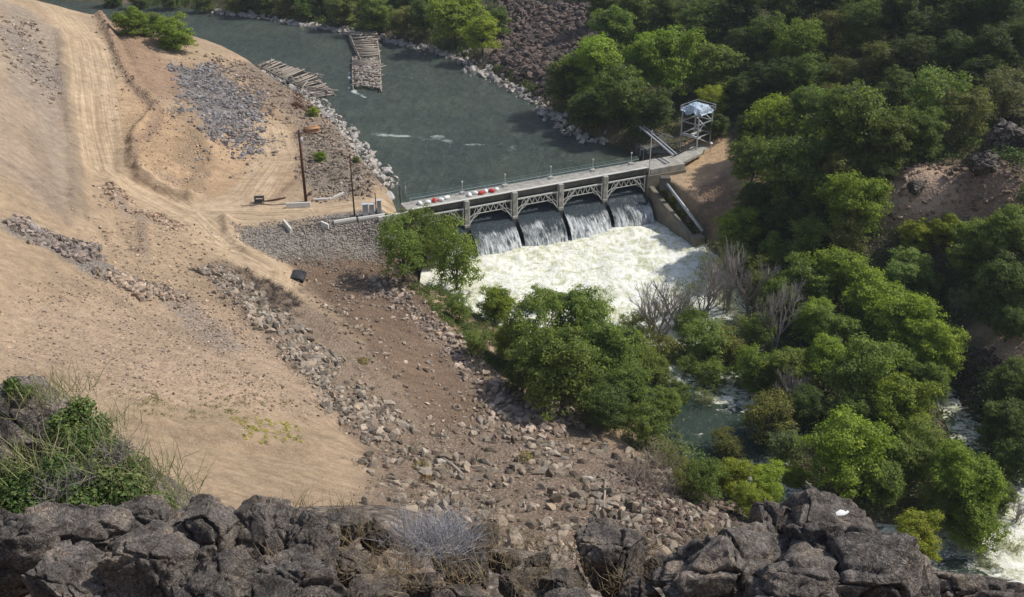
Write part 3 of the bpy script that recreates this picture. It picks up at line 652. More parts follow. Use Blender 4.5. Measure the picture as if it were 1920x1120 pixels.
# water sheets through the bays
prof = [(3.9, WU - .02), (2.5, -2.8), (1, -3.5), (0, -4.1), (-1.1, -4.75), (-2.1, -5.3), (-2.9, -5.9), (-3.6, -6.6), (-4.1, -7.4), (-4.5, -8.2), (-4.8, -9.2), (-5.0, -10.2)]
for i in range(NB):
    x0, x1 = PX[i] + .40, PX[i + 1] - .40; xs = np.linspace(x0, x1, 60)
    tt = np.linspace(0, len(prof) - 1, 70); yy = np.interp(tt, range(len(prof)), [p[0] for p in prof]); zz = np.interp(tt, range(len(prof)), [p[1] for p in prof])
    X, K = np.meshgrid(xs, tt); Y = np.interp(K, range(len(prof)), [p[0] for p in prof]); Z = np.interp(K, range(len(prof)), [p[1] for p in prof])
    fall = sstep(4.5, 9, K); dsp = fall * (.30 * fbm(X * 1.6, K * .5, o=4, seed=50 + i) + .12 * vn(X * 5, K * .8, seed=3))
    Y = Y - dsp - fall * .7 * np.sin((X - x0) / (x1 - x0) * math.pi); Z = Z + dsp * .6
    fo = .16 + .30 * sstep(4.4, 6.2, K + .9 * fbm(X * .9, K * 0, o=3, seed=70 + i)) + .20 * sstep(6, 11, K) + .16 * fbm(X * .5, K * .4, o=3, seed=80 + i)
    idx = np.arange(X.size).reshape(X.shape); q = np.stack([idx[:-1, :-1], idx[1:, :-1], idx[1:, 1:], idx[:-1, 1:]], -1).reshape(-1, 4)
    me = np_mesh("spillway_water", np.stack([X, Y, Z], -1).reshape(-1, 3), q, M['fall'], True, {'foam': ('FLOAT', fo)})
    o = link("spillway_water", me, kind='structure'); o.location = DP1; o.rotation_euler = (0, 0, DA)

# things that stand on the deck
def dthing(name, label, cat, u, v, z=0, rz=0, group=None): return thing(name, label, cat, dwor(u, v, z), DA + rz, group)
def sack(name, label, cat, u, v, m, sx, sy, sz, group=None, z=0.0):
    V, Fc = ico(3); n = fbm(V[:, 0] * 2 + u, V[:, 1] * 2, V[:, 2] * 2, o=3, seed=int(u * 10))[:, None]
    V = V * (1 + .18 * n); V = V * np.array((sx, sy, sz)); V[:, 2] = np.maximum(V[:, 2], -sz * .6) + sz * .6
    o = link(name, np_mesh(name, V, Fc, m, True), None, dwor(u, v, z), label=label, category=cat); o.rotation_euler = (0, 0, DA + u)
    if group: o['group'] = group
    return o
def ico(n):
    import bmesh
    if n in ICO: return ICO[n][0].copy(), ICO[n][1]
    bm = bmesh.new(); bmesh.ops.create_icosphere(bm, subdivisions=n, radius=1); bm.verts.ensure_lookup_table()
    V = np.array([v.co[:] for v in bm.verts]); Fc = np.array([[v.index for v in f.verts] for f in bm.faces]); bm.free()
    ICO[n] = (V, Fc); return V.copy(), Fc
ICO = {}
for u, v, c, lb in [(1.6, 1.7, 'white', "white sack on the deck, nearest the left end of the dam"), (3.0, 1.5, 'white', "white sack just left of the red bundle near the deck's left end"), (4.3, 1.8, 'red', "red bundle in the pile near the left end of the deck"), (5.4, 1.6, 'white', "white sack just right of the left red bundle on the deck"), (6.6, 2.0, 'white', "low white sack ending the left pile on the deck"),
                 (10.6, 1.6, 'white', "white sack at the left end of the second pile on the deck"), (11.8, 1.9, 'white', "white sack second from the left in the second pile on the deck"), (12.8, 1.5, 'red', "left red bundle in the second pile on the deck"), (13.8, 1.9, 'white', "white sack between two red bundles on the deck"), (14.8, 1.6, 'red', "right red bundle in the second pile on the deck"), (15.8, 1.8, 'white', "white sack at the right end of the second pile on the deck")]:
    sack('sack' if c == 'white' else 'bundle', lb, 'sack' if c == 'white' else 'bundle', u, v, M[c], random.uniform(.5, .75), .42, .36, 'sacks and bundles on the dam deck')

# training wall below the right abutment and the pipe beside it
wl = thing("training_wall", "grey sloping concrete training wall along the right side of the foaming pool", "wall", dwor(DL, -1), DA)
a0, a1 = (.6, 0), (2.6, -13.8)
def quadbox(mb, pts, z0, z1):  # pts four plan corners, z1 list of four tops
    V = [(x, y, z0) for x, y in pts] + [(x, y, z) for (x, y), z in zip(pts, z1)]
    return mb.add(V, [(3, 2, 1, 0), (4, 5, 6, 7), (0, 1, 5, 4), (1, 2, 6, 5), (2, 3, 7, 6), (3, 0, 4, 7)])
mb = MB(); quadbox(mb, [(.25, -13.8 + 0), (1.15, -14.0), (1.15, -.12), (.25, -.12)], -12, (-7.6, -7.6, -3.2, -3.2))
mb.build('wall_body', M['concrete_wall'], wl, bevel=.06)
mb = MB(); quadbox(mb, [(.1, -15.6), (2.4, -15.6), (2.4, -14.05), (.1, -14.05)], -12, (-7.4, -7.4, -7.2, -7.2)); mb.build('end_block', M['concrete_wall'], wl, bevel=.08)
wa = P(1247, 341, -1.4); wb = P(1318, 434, -6.6)
pp = thing("drain_pipe", "long pale straight pipe running down the bank beside the training wall", "pipe", wa)
rel = Vector(wb - wa); MB().tube([(0, 0, 0), rel * .5, rel], .28, 10).build('pipe_run', M['steel'], pp, True)
mb = MB()
for t in (.15, .4, .65, .9): p_ = rel * t; MB().box((p_.x - .3, p_.y - .3, p_.z - 1.6), (p_.x + .3, p_.y + .3, p_.z - .26)).build('support', M['concrete_dark'], pp)
mb = MB().box((-.9, -.6, -1.5), (.9, .9, .9)); mb.build('inlet_box', M['concrete_dark'], pp, bevel=.05)
sf = dthing("staff_pole", "tall thin pale pole standing at the right end of the dam deck", "pole", DL + .15, -.95, -2)
MB().tube([(0, 0, -1), (0, 0, 9.6)], [.09, .07], 8).build('shaft', M['steel_pale'], sf); MB().box((-.16, -.12, 9.0), (.16, .12, 9.35)).build('head', M['steel'], sf)

# inclined trash rake frame on the intake
pA = P(1199, 262, -1.0)
g0 = thing("rake_frame", "open steel frame with a long sloping beam beside the intake", "frame", pA)
u0 = Vector(P(1200, 238, 2.6) - pA); u1 = Vector(P(1263, 292, 1.6) - pA)
MB().bar(u0, u1, .28, .3).bar(u0 + Vector((.7, .6, 0)), u1 + Vector((.7, .6, 0)), .2, .25).build('sloping_beam', M['steel'], g0)
fr = MB()
for px, py, h in [(1199, 268, 4.2), (1206, 262, 4.0), (1222, 272, 4.2), (1234, 284, 3.0), (1252, 284, 3.0), (1244, 290, 2.4), (1262, 280, 2.6), (1200, 292, 2.2), (1206, 300, 2)]:
    q = Vector(P(px, py, -1.5) - pA); fr.bar(q, q + Vector((0, 0, h)), .13)
for (a, b, h) in [((1199, 268), (1222, 272), 2.6), ((1222, 272), (1252, 284), 2.6), ((1234, 284), (1252, 284), 3.0), ((1199, 268), (1206, 262), 2.6), ((1206, 262), (1262, 280), 2.4), ((1200, 292), (1234, 284), 1.2), ((1234, 284), (1244, 290), 2.4), ((1252, 284), (1244, 290), 2.4), ((1234, 284), (1252, 284), 1.5)]:
    fr.bar(Vector(P(*a, -1.5) - pA) + Vector((0, 0, h)), Vector(P(*b, -1.5) - pA) + Vector((0, 0, h)), .11)
fr.build('bracing', M['steel'], g0)
q = MB()
for (px, py) in [(1215, 285), (1235, 295), (1255, 287)]: c_ = P(px, py, -2) - pA; q.box((c_[0] - 2.4, c_[1] - 1.2, -4), (c_[0] + 2.4, c_[1] + 1.6, .2 + .02 * (px % 7)))
q.build('footing', M['concrete_dark'], g0)
# hoist tower with tarp
tb = P(1303, 272, 0); tw = thing("hoist_tower", "tall open steel hoist tower topped with crumpled pale blue tarpaulin", "tower", tb, DA + .35)
hx, hy, H = 2.2, 1.9, 7.0
fr = MB()
for sx in (-1, 1):
    for sy in (-1, 1): fr.bar((sx * hx, sy * hy, -1.5), (sx * hx, sy * hy, H), .22)
for z in (2.4, 4.9, H):
    for s_ in (-1, 1): fr.bar((-hx, s_ * hy, z), (hx, s_ * hy, z), .16); fr.bar((s_ * hx, -hy, z), (s_ * hx, hy, z), .16)
for z0, z1 in ((2.4, 4.9), (4.9, H)):
    fr.bar((hx, -hy, z0), (hx, hy, z1), .1); fr.bar((hx, hy, z0), (hx, -hy, z1), .1); fr.bar((-hx, -hy, z1), (-hx, hy, z0), .1)
fr.bar((-hx, -hy, 2.4), (hx, -hy, .3), .22); fr.bar((-hx, -hy, 3.6), (0, -hy, 4.9), .1)
fr.build('lattice', M['steel'], tw)
MB().box((-hx - .2, -hy - .2, 2.2), (-hx + .9, hy + .2, 2.33)).box((-hx + 1.0, -.2, 2.25), (hx, .6, 2.36)).build('platform', M['steel_pale'], tw)
q = MB()
for z in (H + .5, H + 1.0):
    for s_ in (-1, 1): q.bar((-hx - .3, s_ * (hy + .3), z), (hx + .5, s_ * (hy + .3), z), .07); q.bar((s_ * (hx + .4), -hy - .3, z), (s_ * (hx + .4), hy + .3, z), .07)
for sx in (-1, 0, 1):
    for sy in (-1, 1): q.bar((sx * (hx + .35), sy * (hy + .3), H - .1), (sx * (hx + .35), sy * (hy + .3), H + 1.0), .08)
q.build('guard_rail', M['steel'], tw)
n = 40; X, Y = np.meshgrid(np.linspace(-1, 1, n), np.linspace(-1, 1, n)); rr = np.maximum(np.abs(X), np.abs(Y))
Z = H + .9 - .9 * sstep(.55, 1, rr) * (1 + .6 * vn(X * 3, Y * 3, seed=4)) + .45 * fbm(X * 2.2, Y * 2.2, o=4, seed=61) + .5 * np.exp(-((X + .3) ** 2 + Y ** 2) * 3)
idx = np.arange(n * n).reshape(n, n); q = np.stack([idx[:-1, :-1], idx[:-1, 1:], idx[1:, 1:], idx[1:, :-1]], -1).reshape(-1, 4)
o = link('tarpaulin', np_mesh('tarpaulin', np.stack([X * 2.35 - .25, Y * 2.3, Z], -1).reshape(-1, 3), q, M['tarp'], True)); o.modifiers.new('s', 'SOLIDIFY').thickness = .06
o['label'] = "crumpled pale blue tarpaulin draped over the top of the hoist tower"; o['category'] = 'tarpaulin'; o.location = tb; o.rotation_euler = (0, 0, DA + .35)
fl = thing("lamp_post", "short post with a round white lamp at the end of the curved walkway", "lamp", P(1332, 284, -.2))
MB().bar((0, 0, -1), (0, 0, 1.5), .14).build('post', M['steel_pale'], fl); MB().tube([(0, 0, 1.5), (0, 0, 1.62), (0, 0, 1.8)], [.2, .36, .2], 10).build('lamp', M['white'], fl)

# ------------------------------------------------------------------ left abutment: poles, cabinets, barriers
def on(px, py, dz=0): p = hfar(px, py); return np.array([p[0], p[1], p[2] + dz])
def pole(px, py, h, r_, label, arms, name="utility_pole", m='pole'):
    b = on(px, py); t = thing(name, label, "pole", b)
    MB().tube([(0, 0, -.5), (0, 0, h)], [r_, r_ * .7], 10).build('shaft', M[m], t, True)
    if arms:
        a = MB()
        for z in arms: a.bar((-.75, 0, z), (.75, 0, z), .12, .14)
        a.build('crossarm', M[m], t)
        q = MB()
        for z in arms:
            for x in (-.65, .65): MB().tube([(x, 0, z + .05), (x, 0, z + .28)], [.07, .04], 6).build('insulator', M['grey_box'], t)
        MB().tube([(.32, -.2, h - 2.2), (.32, -.2, h - 1.2)], .2, 10).build('transformer', M['grey_box'], t, True)
    return t
pole(574, 381, 12.6, .26, "tall thick brown utility pole with a grey can near its top", [12.1])
pole(665, 407, 10.8, .14, "thin brown pole standing by the road near the dam", None, "thin_pole")
pole(751, 388, 3.9, .11, "short dark steel post at the dam's left end by the water", None, "post", 'dark')
pole(706, 405, 4.0, .10, "dark post right beside the grey cabinets", None, "post", 'dark')
pole(762, 380, 3.2, .06, "thin pale post at the left end of the deck railing", None, "thin_post", 'steel')
for px, py, w, h, lb in [(686, 406, .9, 2.0, "left pale grey electrical cabinet beside the road"), (698, 403, .8, 1.8, "middle pale grey electrical cabinet, right of the taller one"), (712, 401, .7, 2.3, "right grey cabinet behind the dark post")]:
    t = thing("cabinet", lb, "cabinet", on(px, py), .15, "electrical cabinets by the road")
    MB().box((-w / 2, -.35, 0), (w / 2, .35, h)).build('housing', M['grey_box'], t, bevel=.04)
    MB().box((-w * .4, -.38, .2), (w * .4, -.353, h - .15)).build('door', M['steel'], t); MB().box((-w * .6, -.45, h), (w * .6, .45, h + .08)).build('lid', M['grey_box'], t)
def barrier(p0, p1, label, h=.85, w=.6, m='concrete_pale', name="barrier", cat="barrier"):
    a = on(*p0); b = on(*p1); d = b - a; L = float(np.hypot(d[0], d[1])); t = math.atan2(d[1], d[0])
    mb = MB(); z1 = float(d[2])
    V = []
    for x, z in ((0, 0), (L, z1)):
        for y, zz in ((-w / 2, -.2), (-w / 2, .15), (-w * .28, h), (w * .28, h), (w / 2, .15), (w / 2, -.2)): V.append((x, y, z + zz))
    Fc = [(0, 1, 2, 3, 4, 5), (11, 10, 9, 8, 7, 6)] + [(i, i + 6, (i + 1) % 6 + 6, (i + 1) % 6) for i in range(6)]
    o = mb.add(V, Fc).build(name, M[m], None, bevel=.03, loc=a, label=label, category=cat); o.rotation_euler = (0, 0, t); return o
barrier((537, 391), (583, 388), "white concrete barrier at the foot of the tall brown pole")
barrier((533, 423), (547, 440), "tilted white concrete block at the road edge, leftmost of the row")
barrier((603, 424), (617, 431), "small white concrete block at the road edge near the gravel bank", .6)
barrier((626, 421), (668, 414), "long pale concrete block beside the road, left of the cabinets", .45)
barrier((672, 414), (722, 408), "long pale concrete block in front of the grey cabinets", .45)
barrier((588, 378), (618, 375), "pale low kerb stone behind the barrier by the tall pole", .3, .4, name="kerb_stone", cat="kerb")
barrier((618, 375), (645, 366), "pale low curved kerb stone at the back of the road", .3, .4, name="kerb_stone", cat="kerb")
t = thing("equipment_rack", "small dark metal rack standing alone on the dirt pad", "rack", on(487, 381), .1)
for sx in (-.7, .7):
    for sy in (-.4, .4): MB().bar((sx, sy, -.1), (sx, sy, .9), .1).build('leg', M['dark'], t)
mb = MB()
for k in range(4): mb.box((-.8, -.5 + k * .26, .9), (.8, -.32 + k * .26, 1.0))
mb.box((-.75, -.45, .3), (.75, .45, .38)); mb.build('shelf', M['dark'], t); MB().tube([(.8, .2, .06), (1.8, .5, .05), (3, .9, .12), (4.2, 1.4, .1)], .12, 6).build('hose', M['pole'], t, True)

# culvert
cb = on(550, 524, -.55); t = thing("culvert_pipe", "dark open end of a culvert in the brown dirt bank", "culvert", cb)
mb = MB(); n = 24
V = []; Fc = []
for y, r_ in ((-.3, 1.25), (2.5, 1.25), (2.5, 1.12), (-.3, 1.12)):
    for k in range(n): a = 2 * math.pi * k / n; V.append((r_ * 1.25 * math.cos(a), y, r_ * .5 * math.sin(a) + .2))
for j in range(3):
    for k in range(n): Fc.append((j * n + k, j * n + (k + 1) % n, (j + 1) * n + (k + 1) % n, (j + 1) * n + k))
for k in range(n): Fc.append((3 * n + k, 3 * n + (k + 1) % n, (k + 1) % n, k))
mb.add(V, Fc).build('pipe_shell', M['dark'], t, True); MB().box((-1.3, 2.0, -.3), (1.3, 2.1, .7)).build('inner_end', M['dark'], t)

# ------------------------------------------------------------------ rocks
def rock_shape(n, seed, cuts=9, rough=.07, freq=2.2):
    V, Fc = ico(n); r = np.random.RandomState(seed)
    for _ in range(cuts):
        d = r.normal(size=3); d /= np.linalg.norm(d); c = r.uniform(.38, .78); q = V @ d - c
        V = V - np.maximum(q, 0)[:, None] * d
    nn = fbm(V[:, 0] * freq + seed, V[:, 1] * freq, V[:, 2] * freq, o=4, seed=seed)[:, None]
    return V * (1 + rough * nn * 2) * np.array((r.uniform(.9, 1.15), r.uniform(.75, 1), r.uniform(.6, .85))), Fc
SM1 = [rock_shape(1, 100 + i, 6, .05) for i in range(8)]; SM2 = [rock_shape(2, 200 + i, 15, .05) for i in range(10)]
def euler_m(r, n):
    a = r.uniform(0, 2 * math.pi, n); b = r.normal(0, .35, n); c = r.normal(0, .35, n)
    ca, sa, cb, sb, cc, sc_ = np.cos(a), np.sin(a), np.cos(b), np.sin(b), np.cos(c), np.sin(c)
    z = np.zeros(n); o = np.ones(n)
    A = np.stack([ca, -sa, z, sa, ca, z, z, z, o], -1).reshape(-1, 3, 3); B = np.stack([o, z, z, z, cb, -sb, z, sb, cb], -1).reshape(-1, 3, 3); C_ = np.stack([cc, z, sc_, z, o, z, -sc_, z, cc], -1).reshape(-1, 3, 3)
    return A @ B @ C_
def rocks_mesh(name, X, Y, S, Cc, protos, sink=.25, Zoff=None, **kw):
    n = len(X); Z = T(X, Y) if Zoff is None else Zoff; E = euler_m(RNG, n); VV = []; FF = []; CC = []; off = 0; pk = RNG.randint(0, len(protos), n)
    for j, (pv, pf) in enumerate(protos):
        s_ = np.where(pk == j)[0]
        if not len(s_): continue
        v = np.einsum('nij,kj->nki', E[s_], pv) * S[s_][:, None, None] * RNG.uniform(.75, 1.25, (len(s_), 1, 3))
        v[:, :, 0] += X[s_][:, None]; v[:, :, 1] += Y[s_][:, None]; v[:, :, 2] += (Z[s_] + S[s_] * (.5 - sink))[:, None]
        VV.append(v.reshape(-1, 3)); FF.append((pf[None] + (np.arange(len(s_)) * len(pv))[:, None, None] + off).reshape(-1, 3)); off += len(s_) * len(pv)
        CC.append(np.repeat(np.c_[Cc[s_], np.ones(len(s_))], len(pv), 0))
    me = np_mesh(name, np.concatenate(VV), np.concatenate(FF), M['rocks'], False, {'Col': ('FLOAT_COLOR', np.concatenate(CC))})
    return link(name, me, **kw)
def scat(poly, n, clump=0.0, soft=0.0):
    xs = [p[0] for p in poly]; ys = [p[1] for p in poly]; xs = [min(xs) - 2 * soft, max(xs) + 2 * soft]; ys = [min(ys) - 2 * soft, max(ys) + 2 * soft]; X = []; Y = []
    for _ in range(40):
        x = RNG.uniform(min(xs), max(xs), 4000); y = RNG.uniform(min(ys), max(ys), 4000); k = (sdf(x, y, poly) + (RNG.exponential(soft, 4000) if soft else 0) - soft * 1.2 + soft * 1.5 * fbm(x * .4, y * .4, o=3, seed=88)) < 0
        if clump: k &= (fbm(x * .25, y * .25, o=3, seed=71) * .5 + .5 + RNG.uniform(-.25, .25, 4000)) > clump
        X.append(x[k]); Y.append(y[k])
        if sum(map(len, X)) > n: break
    return np.concatenate(X)[:n], np.concatenate(Y)[:n]
def sizes(n, a, b, p=2.6): return a + (b - a) * RNG.uniform(0, 1, n) ** p
def tints(n, base, var=.22, warm=.06):
    k = 1 + RNG.normal(0, var, (n, 1)); w = RNG.normal(0, warm, (n, 1)); c = np.array(base) * np.clip(k, .35, 1.8); c = c * np.concatenate([1 + w, np.ones((n, 1)), 1 - w], 1)
    return np.clip(c, .02, .75)
BIG = []   # candidate individual rocks (x, y, size, tint, region)
def region(name, label, px, n, a, b, base, grp, nind=0, clump=0.0, p=2.6, sub=1, poly=None, sink=.3, indlabel=None, soft=1.3):
    poly = poly or wp(px); x, y = scat(poly, n, clump, soft); n = len(x); S = sizes(n, a, b, p); c = tints(n, base, .32, .03)
    o = np.argsort(-S); x, y, S, c = x[o], y[o], S[o], c[o]
    for k in range(min(nind, n)): BIG.append((x[k], y[k], S[k], c[k], indlabel or label, grp))
    x, y, S, c = x[nind:], y[nind:], S[nind:], c[nind:]
    if len(x): rocks_mesh(name, x, y, S, c, SM2 if sub == 2 else SM1, sink, kind='stuff', label=label, category='rocks')
def band(px, w): # polygon round a line given in pixels
    ln = wp(px); L_, Rr = [], []
    for i, p in enumerate(ln):
        a = ln[max(i - 1, 0)]; b = ln[min(i + 1, len(ln) - 1)]; d = (b - a) / np.linalg.norm(b - a); nn = np.array((-d[1], d[0])) * (w[i] if hasattr(w, '__len__') else w)
        L_.append(p + nn); Rr.append(p - nn)
    return L_ + Rr[::-1]
G = (.34, .29, .245); GB = (.26, .235, .22); TB = (.40, .32, .25)
region('rubble', "band of broken grey and tan rubble down the middle of the slope", None, 8500, .04, .80, (.325,.275,.22), 'rubble rocks', 44, .5, 10, 2, band([(395,500),(450,540),(540,625),(630,710),(690,775),(735,815)], [1.6,2.2,3,3.4,3.2,2.6]), indlabel="angular grey tan boulder in the rubble band crossing the dirt slope")
region('boulder_row', "row of boulders between the brown dirt and the green bank", None, 1300, .08, .74, (.34,.275,.225), 'row of boulders beside the trees', 42, .36, 3.2, 2, band([(690,520),(780,590),(850,650),(920,720),(1000,765),(1070,790)], [.8,1.0,1.2,1.5,2.2,2.4]), indlabel="rounded tan grey boulder in the row beside the riverbank trees")
region('big_boulders', "pile of large boulders at the lower end of the row", [(900,740),(1080,760),(1070,810),(960,820),(880,800)], 160, .25, 1.0, (.37,.30,.245), 'row of boulders beside the trees', 22, 0, 1.6, 2, indlabel="large tan boulder piled at the lower end of the boulder row")
region('talus', "field of broken talus rock below the camera cliff", [(700,830),(900,800),(1100,820),(1260,880),(1360,960),(1400,1040),(1260,1080),(720,1080),(700,960)], 10500, .04, .95, (.285,.238,.185), 'talus rocks', 44, .5, 13, 2, indlabel="angular brown grey boulder in the talus below the cliff")
region('dark_talus', "field of dark brown lava rocks near the lower trees", [(1180,880),(1330,900),(1440,1060),(1240,1070)], 1900, .12, .6, (.15,.11,.088), 'talus rocks', 0, 0, 2, 2)
region('lava_talus', "dark brown lava talus above the far bank", [(935,-5),(1130,-5),(1160,50),(1080,120),(1020,180),(960,140),(925,110)], 4600, .2, 1.5, (.125,.098,.085), 'lava talus', 0, 0, 2.2, 1)
region('riprap', "patch of blue grey riprap rock on the bank above the river", [(335,135),(400,122),(470,180),(488,270),(440,292),(395,262),(370,210)], 3000, .10, .7, (.25,.235,.235), 'riprap', 18, .46, 3.6, 1, soft=2.6, indlabel="blue grey boulder in the riprap patch above the river")
region('bank_debris', "loose brown rocks and rubble along the top of the near bank", [(380,100),(440,118),(520,155),(600,205),(660,260),(640,290),(560,240),(480,200),(400,130)], 2600, .06, .6, (.29,.225,.165), 'b', 0, .42, 3.5, 1, soft=2)
region('riprap_fringe', "small rocks spilled around the blue grey riprap", [(310,120),(400,110),(490,170),(515,280),(460,320),(390,300),(350,220)], 2600, .06, .4, (.25,.225,.205), 'b', 0, .45, 4, 1, soft=3.5)
region('cut_stones', "stones along the cut edge of the haul road", None, 900, .06, .45, (.34,.25,.175), 'b', 0, .4, 4, 1, band([(165,12),(205,60),(235,130),(262,170),(300,205),(292,235),(255,262),(252,300),(270,335)], 1.6), soft=1.5)
region('gravel', "grey crushed gravel bank below the road", [(455,430),(560,416),(735,412),(745,468),(640,488),(520,488),(450,450)], 6000, .06, .26, (.26,.235,.205), 'gravel', 0, 0, 2.4, 1)
region('bank_rock', "grey rocks on the river bank behind the tall pole", [(570,240),(650,250),(700,330),(690,362),(600,370),(570,330)], 1500, .08, .55, (.27,.225,.185), 'bank', 0, .42, 2.4, 1)
region('upper_rocks', "scattered rocks on the upper left slope", [(0,40),(60,40),(100,130),(100,190),(40,150),(0,110)], 600, .10, .6, (.34,.28,.22), 'u', 0, .5, 2.6, 1)
region('rock_heap', "heap of grey rocks on the left slope", None, 900, .12, .8, (.27,.225,.195), 'rock heap on the left slope', 16, .3, 2.4, 2, band([(48,436),(90,442),(135,455),(160,490)], [1.6,3.4,3.0,.9]), indlabel="grey rock in the heap on the left dirt slope")
region('low_heap', "tan rocks in a low heap on the middle left slope", None, 420, .12, .7, (.38,.30,.23), 'h', 8, .1, 2.4, 2, band([(200,510),(250,535),(310,550)], [1,1.8,1.2]), indlabel="tan rock in the low heap on the middle left slope")
region('road_rocks', "rocks on the island between the haul road tracks", None, 420, .08, .65, (.40,.30,.22), 'r', 0, .4, 2.4, 2, band([(205,350),(225,385),(300,410),(330,430)], [1.2,2,1.2,.8]))
region('pebbles', "loose stones scattered over the tan slope", [(250,500),(420,560),(640,760),(660,820),(400,760),(0,700),(0,560)], 5200, .05, .24, (.36,.28,.21), 'p', 0, .42, 3, 1)
region('road_pebbles', "loose stones scattered beside the haul road", [(150,400),(380,420),(480,560),(560,680),(400,640),(250,520)], 2200, .05, .32, (.38,.29,.21), 'p', 0, .35, 3, 1)
region('dirt_stones', "pale stones lying on the dark brown dirt", [(540,490),(740,500),(900,720),(980,800),(820,810),(640,620)], 1900, .05, .55, (.33,.27,.21), 'pale stones on the brown dirt', 22, .4, 5, 2, indlabel="pale stone lying on the dark brown dirt below the dam")
region('mound_stones', "orange stones scattered over the tan mound", [(200,180),(300,190),(410,290),(400,350),(300,350),(240,260)], 500, .06, .35, (.46,.33,.22), 'm', 0, .3, 3, 1)
region('clearing_rocks', "brown rocks on the clearing in the right hillside", [(1640,330),(1780,310),(1900,340),(1900,420),(1760,440),(1660,420)], 700, .08, .6, (.27,.20,.15), 'c', 0, .45, 2.4, 1)
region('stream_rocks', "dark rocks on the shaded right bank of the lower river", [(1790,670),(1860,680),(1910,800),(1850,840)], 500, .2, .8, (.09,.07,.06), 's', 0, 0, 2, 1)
def shore(name, label, px, n, a, b, base, w, nind=0, ind=None, grp='pale rocks along the river edge'):
    ln = [P(*p, WU)[:2] for p in px]; d_ = [0]; 
    for i in range(len(ln) - 1): d_.append(d_[-1] + np.linalg.norm(ln[i + 1] - ln[i]))
    t_ = RNG.uniform(0, d_[-1], n); x = np.interp(t_, d_, [q[0] for q in ln]) + RNG.normal(0, w, n); y = np.interp(t_, d_, [q[1] for q in ln]) + RNG.normal(0, w, n)
    S = sizes(n, a, b, 2.2); c = tints(n, base, .15, .03); o = np.argsort(-S); x, y, S, c = x[o], y[o], S[o], c[o]
    u, v = dloc(x, y); k = v > 4.2; x, y, S, c = x[k], y[k], S[k], c[k]
    for k in range(nind): BIG.append((x[k], y[k], S[k], c[k], ind, grp))
    x, y, S, c = x[nind:], y[nind:], S[nind:], c[nind:]
    z = np.maximum(T(x, y), WU - .1); rocks_mesh(name, x, y, S, c, SM2, .3, z, kind='stuff', label=label, category='rocks')
shore('shore_rocks', "pale grey rocks lining the near river bank", [(430,116),(500,140),(560,170),(600,200),(640,235),(672,278),(706,320),(735,350)], 900, .25, 1.15, (.44,.41,.37), 1.0, 22, "pale grey rock at the water's edge on the near bank")
shore('far_shore_rocks', "pale rocks lining the far river bank", [(400,22),(500,34),(560,46),(640,58),(740,80),(800,92),(860,112),(890,132),(950,160),(1003,190),(1035,215),(1062,243),(1130,268)], 1100, .3, 1.5, (.40,.37,.34), 1.1, 24, "pale rock at the foot of the far river bank")
print("rocks candidates", len(BIG))
protoI = []
for i in range(12):
    v, f_ = rock_shape(3, 300 + i, 16, .06, 3); protoI.append(np_mesh('boulder', v, f_, M['rock1'], False))
def place_rock(x, y, S, c, label, grp, z=None, me=None, name='boulder'):
    z = max(Tz(x, y), WU if y > 176 else -99) if z is None else z
    o = link(name, me or random.choice(protoI), None, (x, y, z + S * .22), label=label, category='boulder')
    if grp: o['group'] = grp
    o.rotation_euler = (random.gauss(0, .3), random.gauss(0, .3), random.uniform(0, 6.28)); k = S
    o.scale = (k * random.uniform(.85, 1.25), k * random.uniform(.8, 1.1), k * random.uniform(.75, 1.05)); o.color = (c[0], c[1], c[2], 1); return o
for b_ in BIG: place_rock(*b_)
for px, py, S, lb in [(728,327,1.15,"large pale round boulder standing in the water near the dam"), (718,350,1.0,"pale boulder between the round boulder and the dam"), (733,372,1.05,"pale blue grey boulder touching the dam's left end"), (700,160,0,'' ), (620,222,1.3,"flat white rock slab at the river bend")]:
    if S: p = P(px, py, WU); place_rock(p[0], p[1], S * 1.3, (.52, .50, .48), lb, None, WU)

BB = [(985,778,1.15,"broad flat tan boulder in the middle of the pile at the row's lower end"),(1000,805,1.0,"grey boulder just below the broad flat tan boulder"),(925,722,1.05,"tan boulder where the boulder row starts to widen"),(945,782,.95,"dark grey boulder left of the broad flat tan boulder"),(1055,775,.9,"grey boulder at the lower right end of the boulder row beside the trees"),(1040,800,.85,"rounded boulder at the lower right corner of the pile"),(800,622,.95,"dark rounded boulder near the upper end of the boulder row"),(700,802,1.0,"big pale boulder at the lower edge of the rubble band"),(660,790,.8,"tan boulder at the left tip of the rubble band's lower edge"),(745,815,.8,"grey boulder at the bottom end of the rubble band"),(1120,915,.85,"long pale boulder in the right part of the talus"),(1190,940,.7,"squarish pale boulder at the right of the talus near the dead brush"),(920,945,.65,"upright tan boulder in the talus above the foreground rocks"),(1020,985,.7,"pale tan boulder in the talus just above the foreground blocks"),(600,680,.7,"pale boulder in the middle of the rubble band"),(265,548,.8,"largest tan boulder in the low heap on the left slope")]
for px, py, S, lb in BB: p = hfar(px, py); place_rock(p[0], p[1], S, tuple(np.array((.36,.29,.235)) * random.uniform(.75, 1.15)), lb, None)

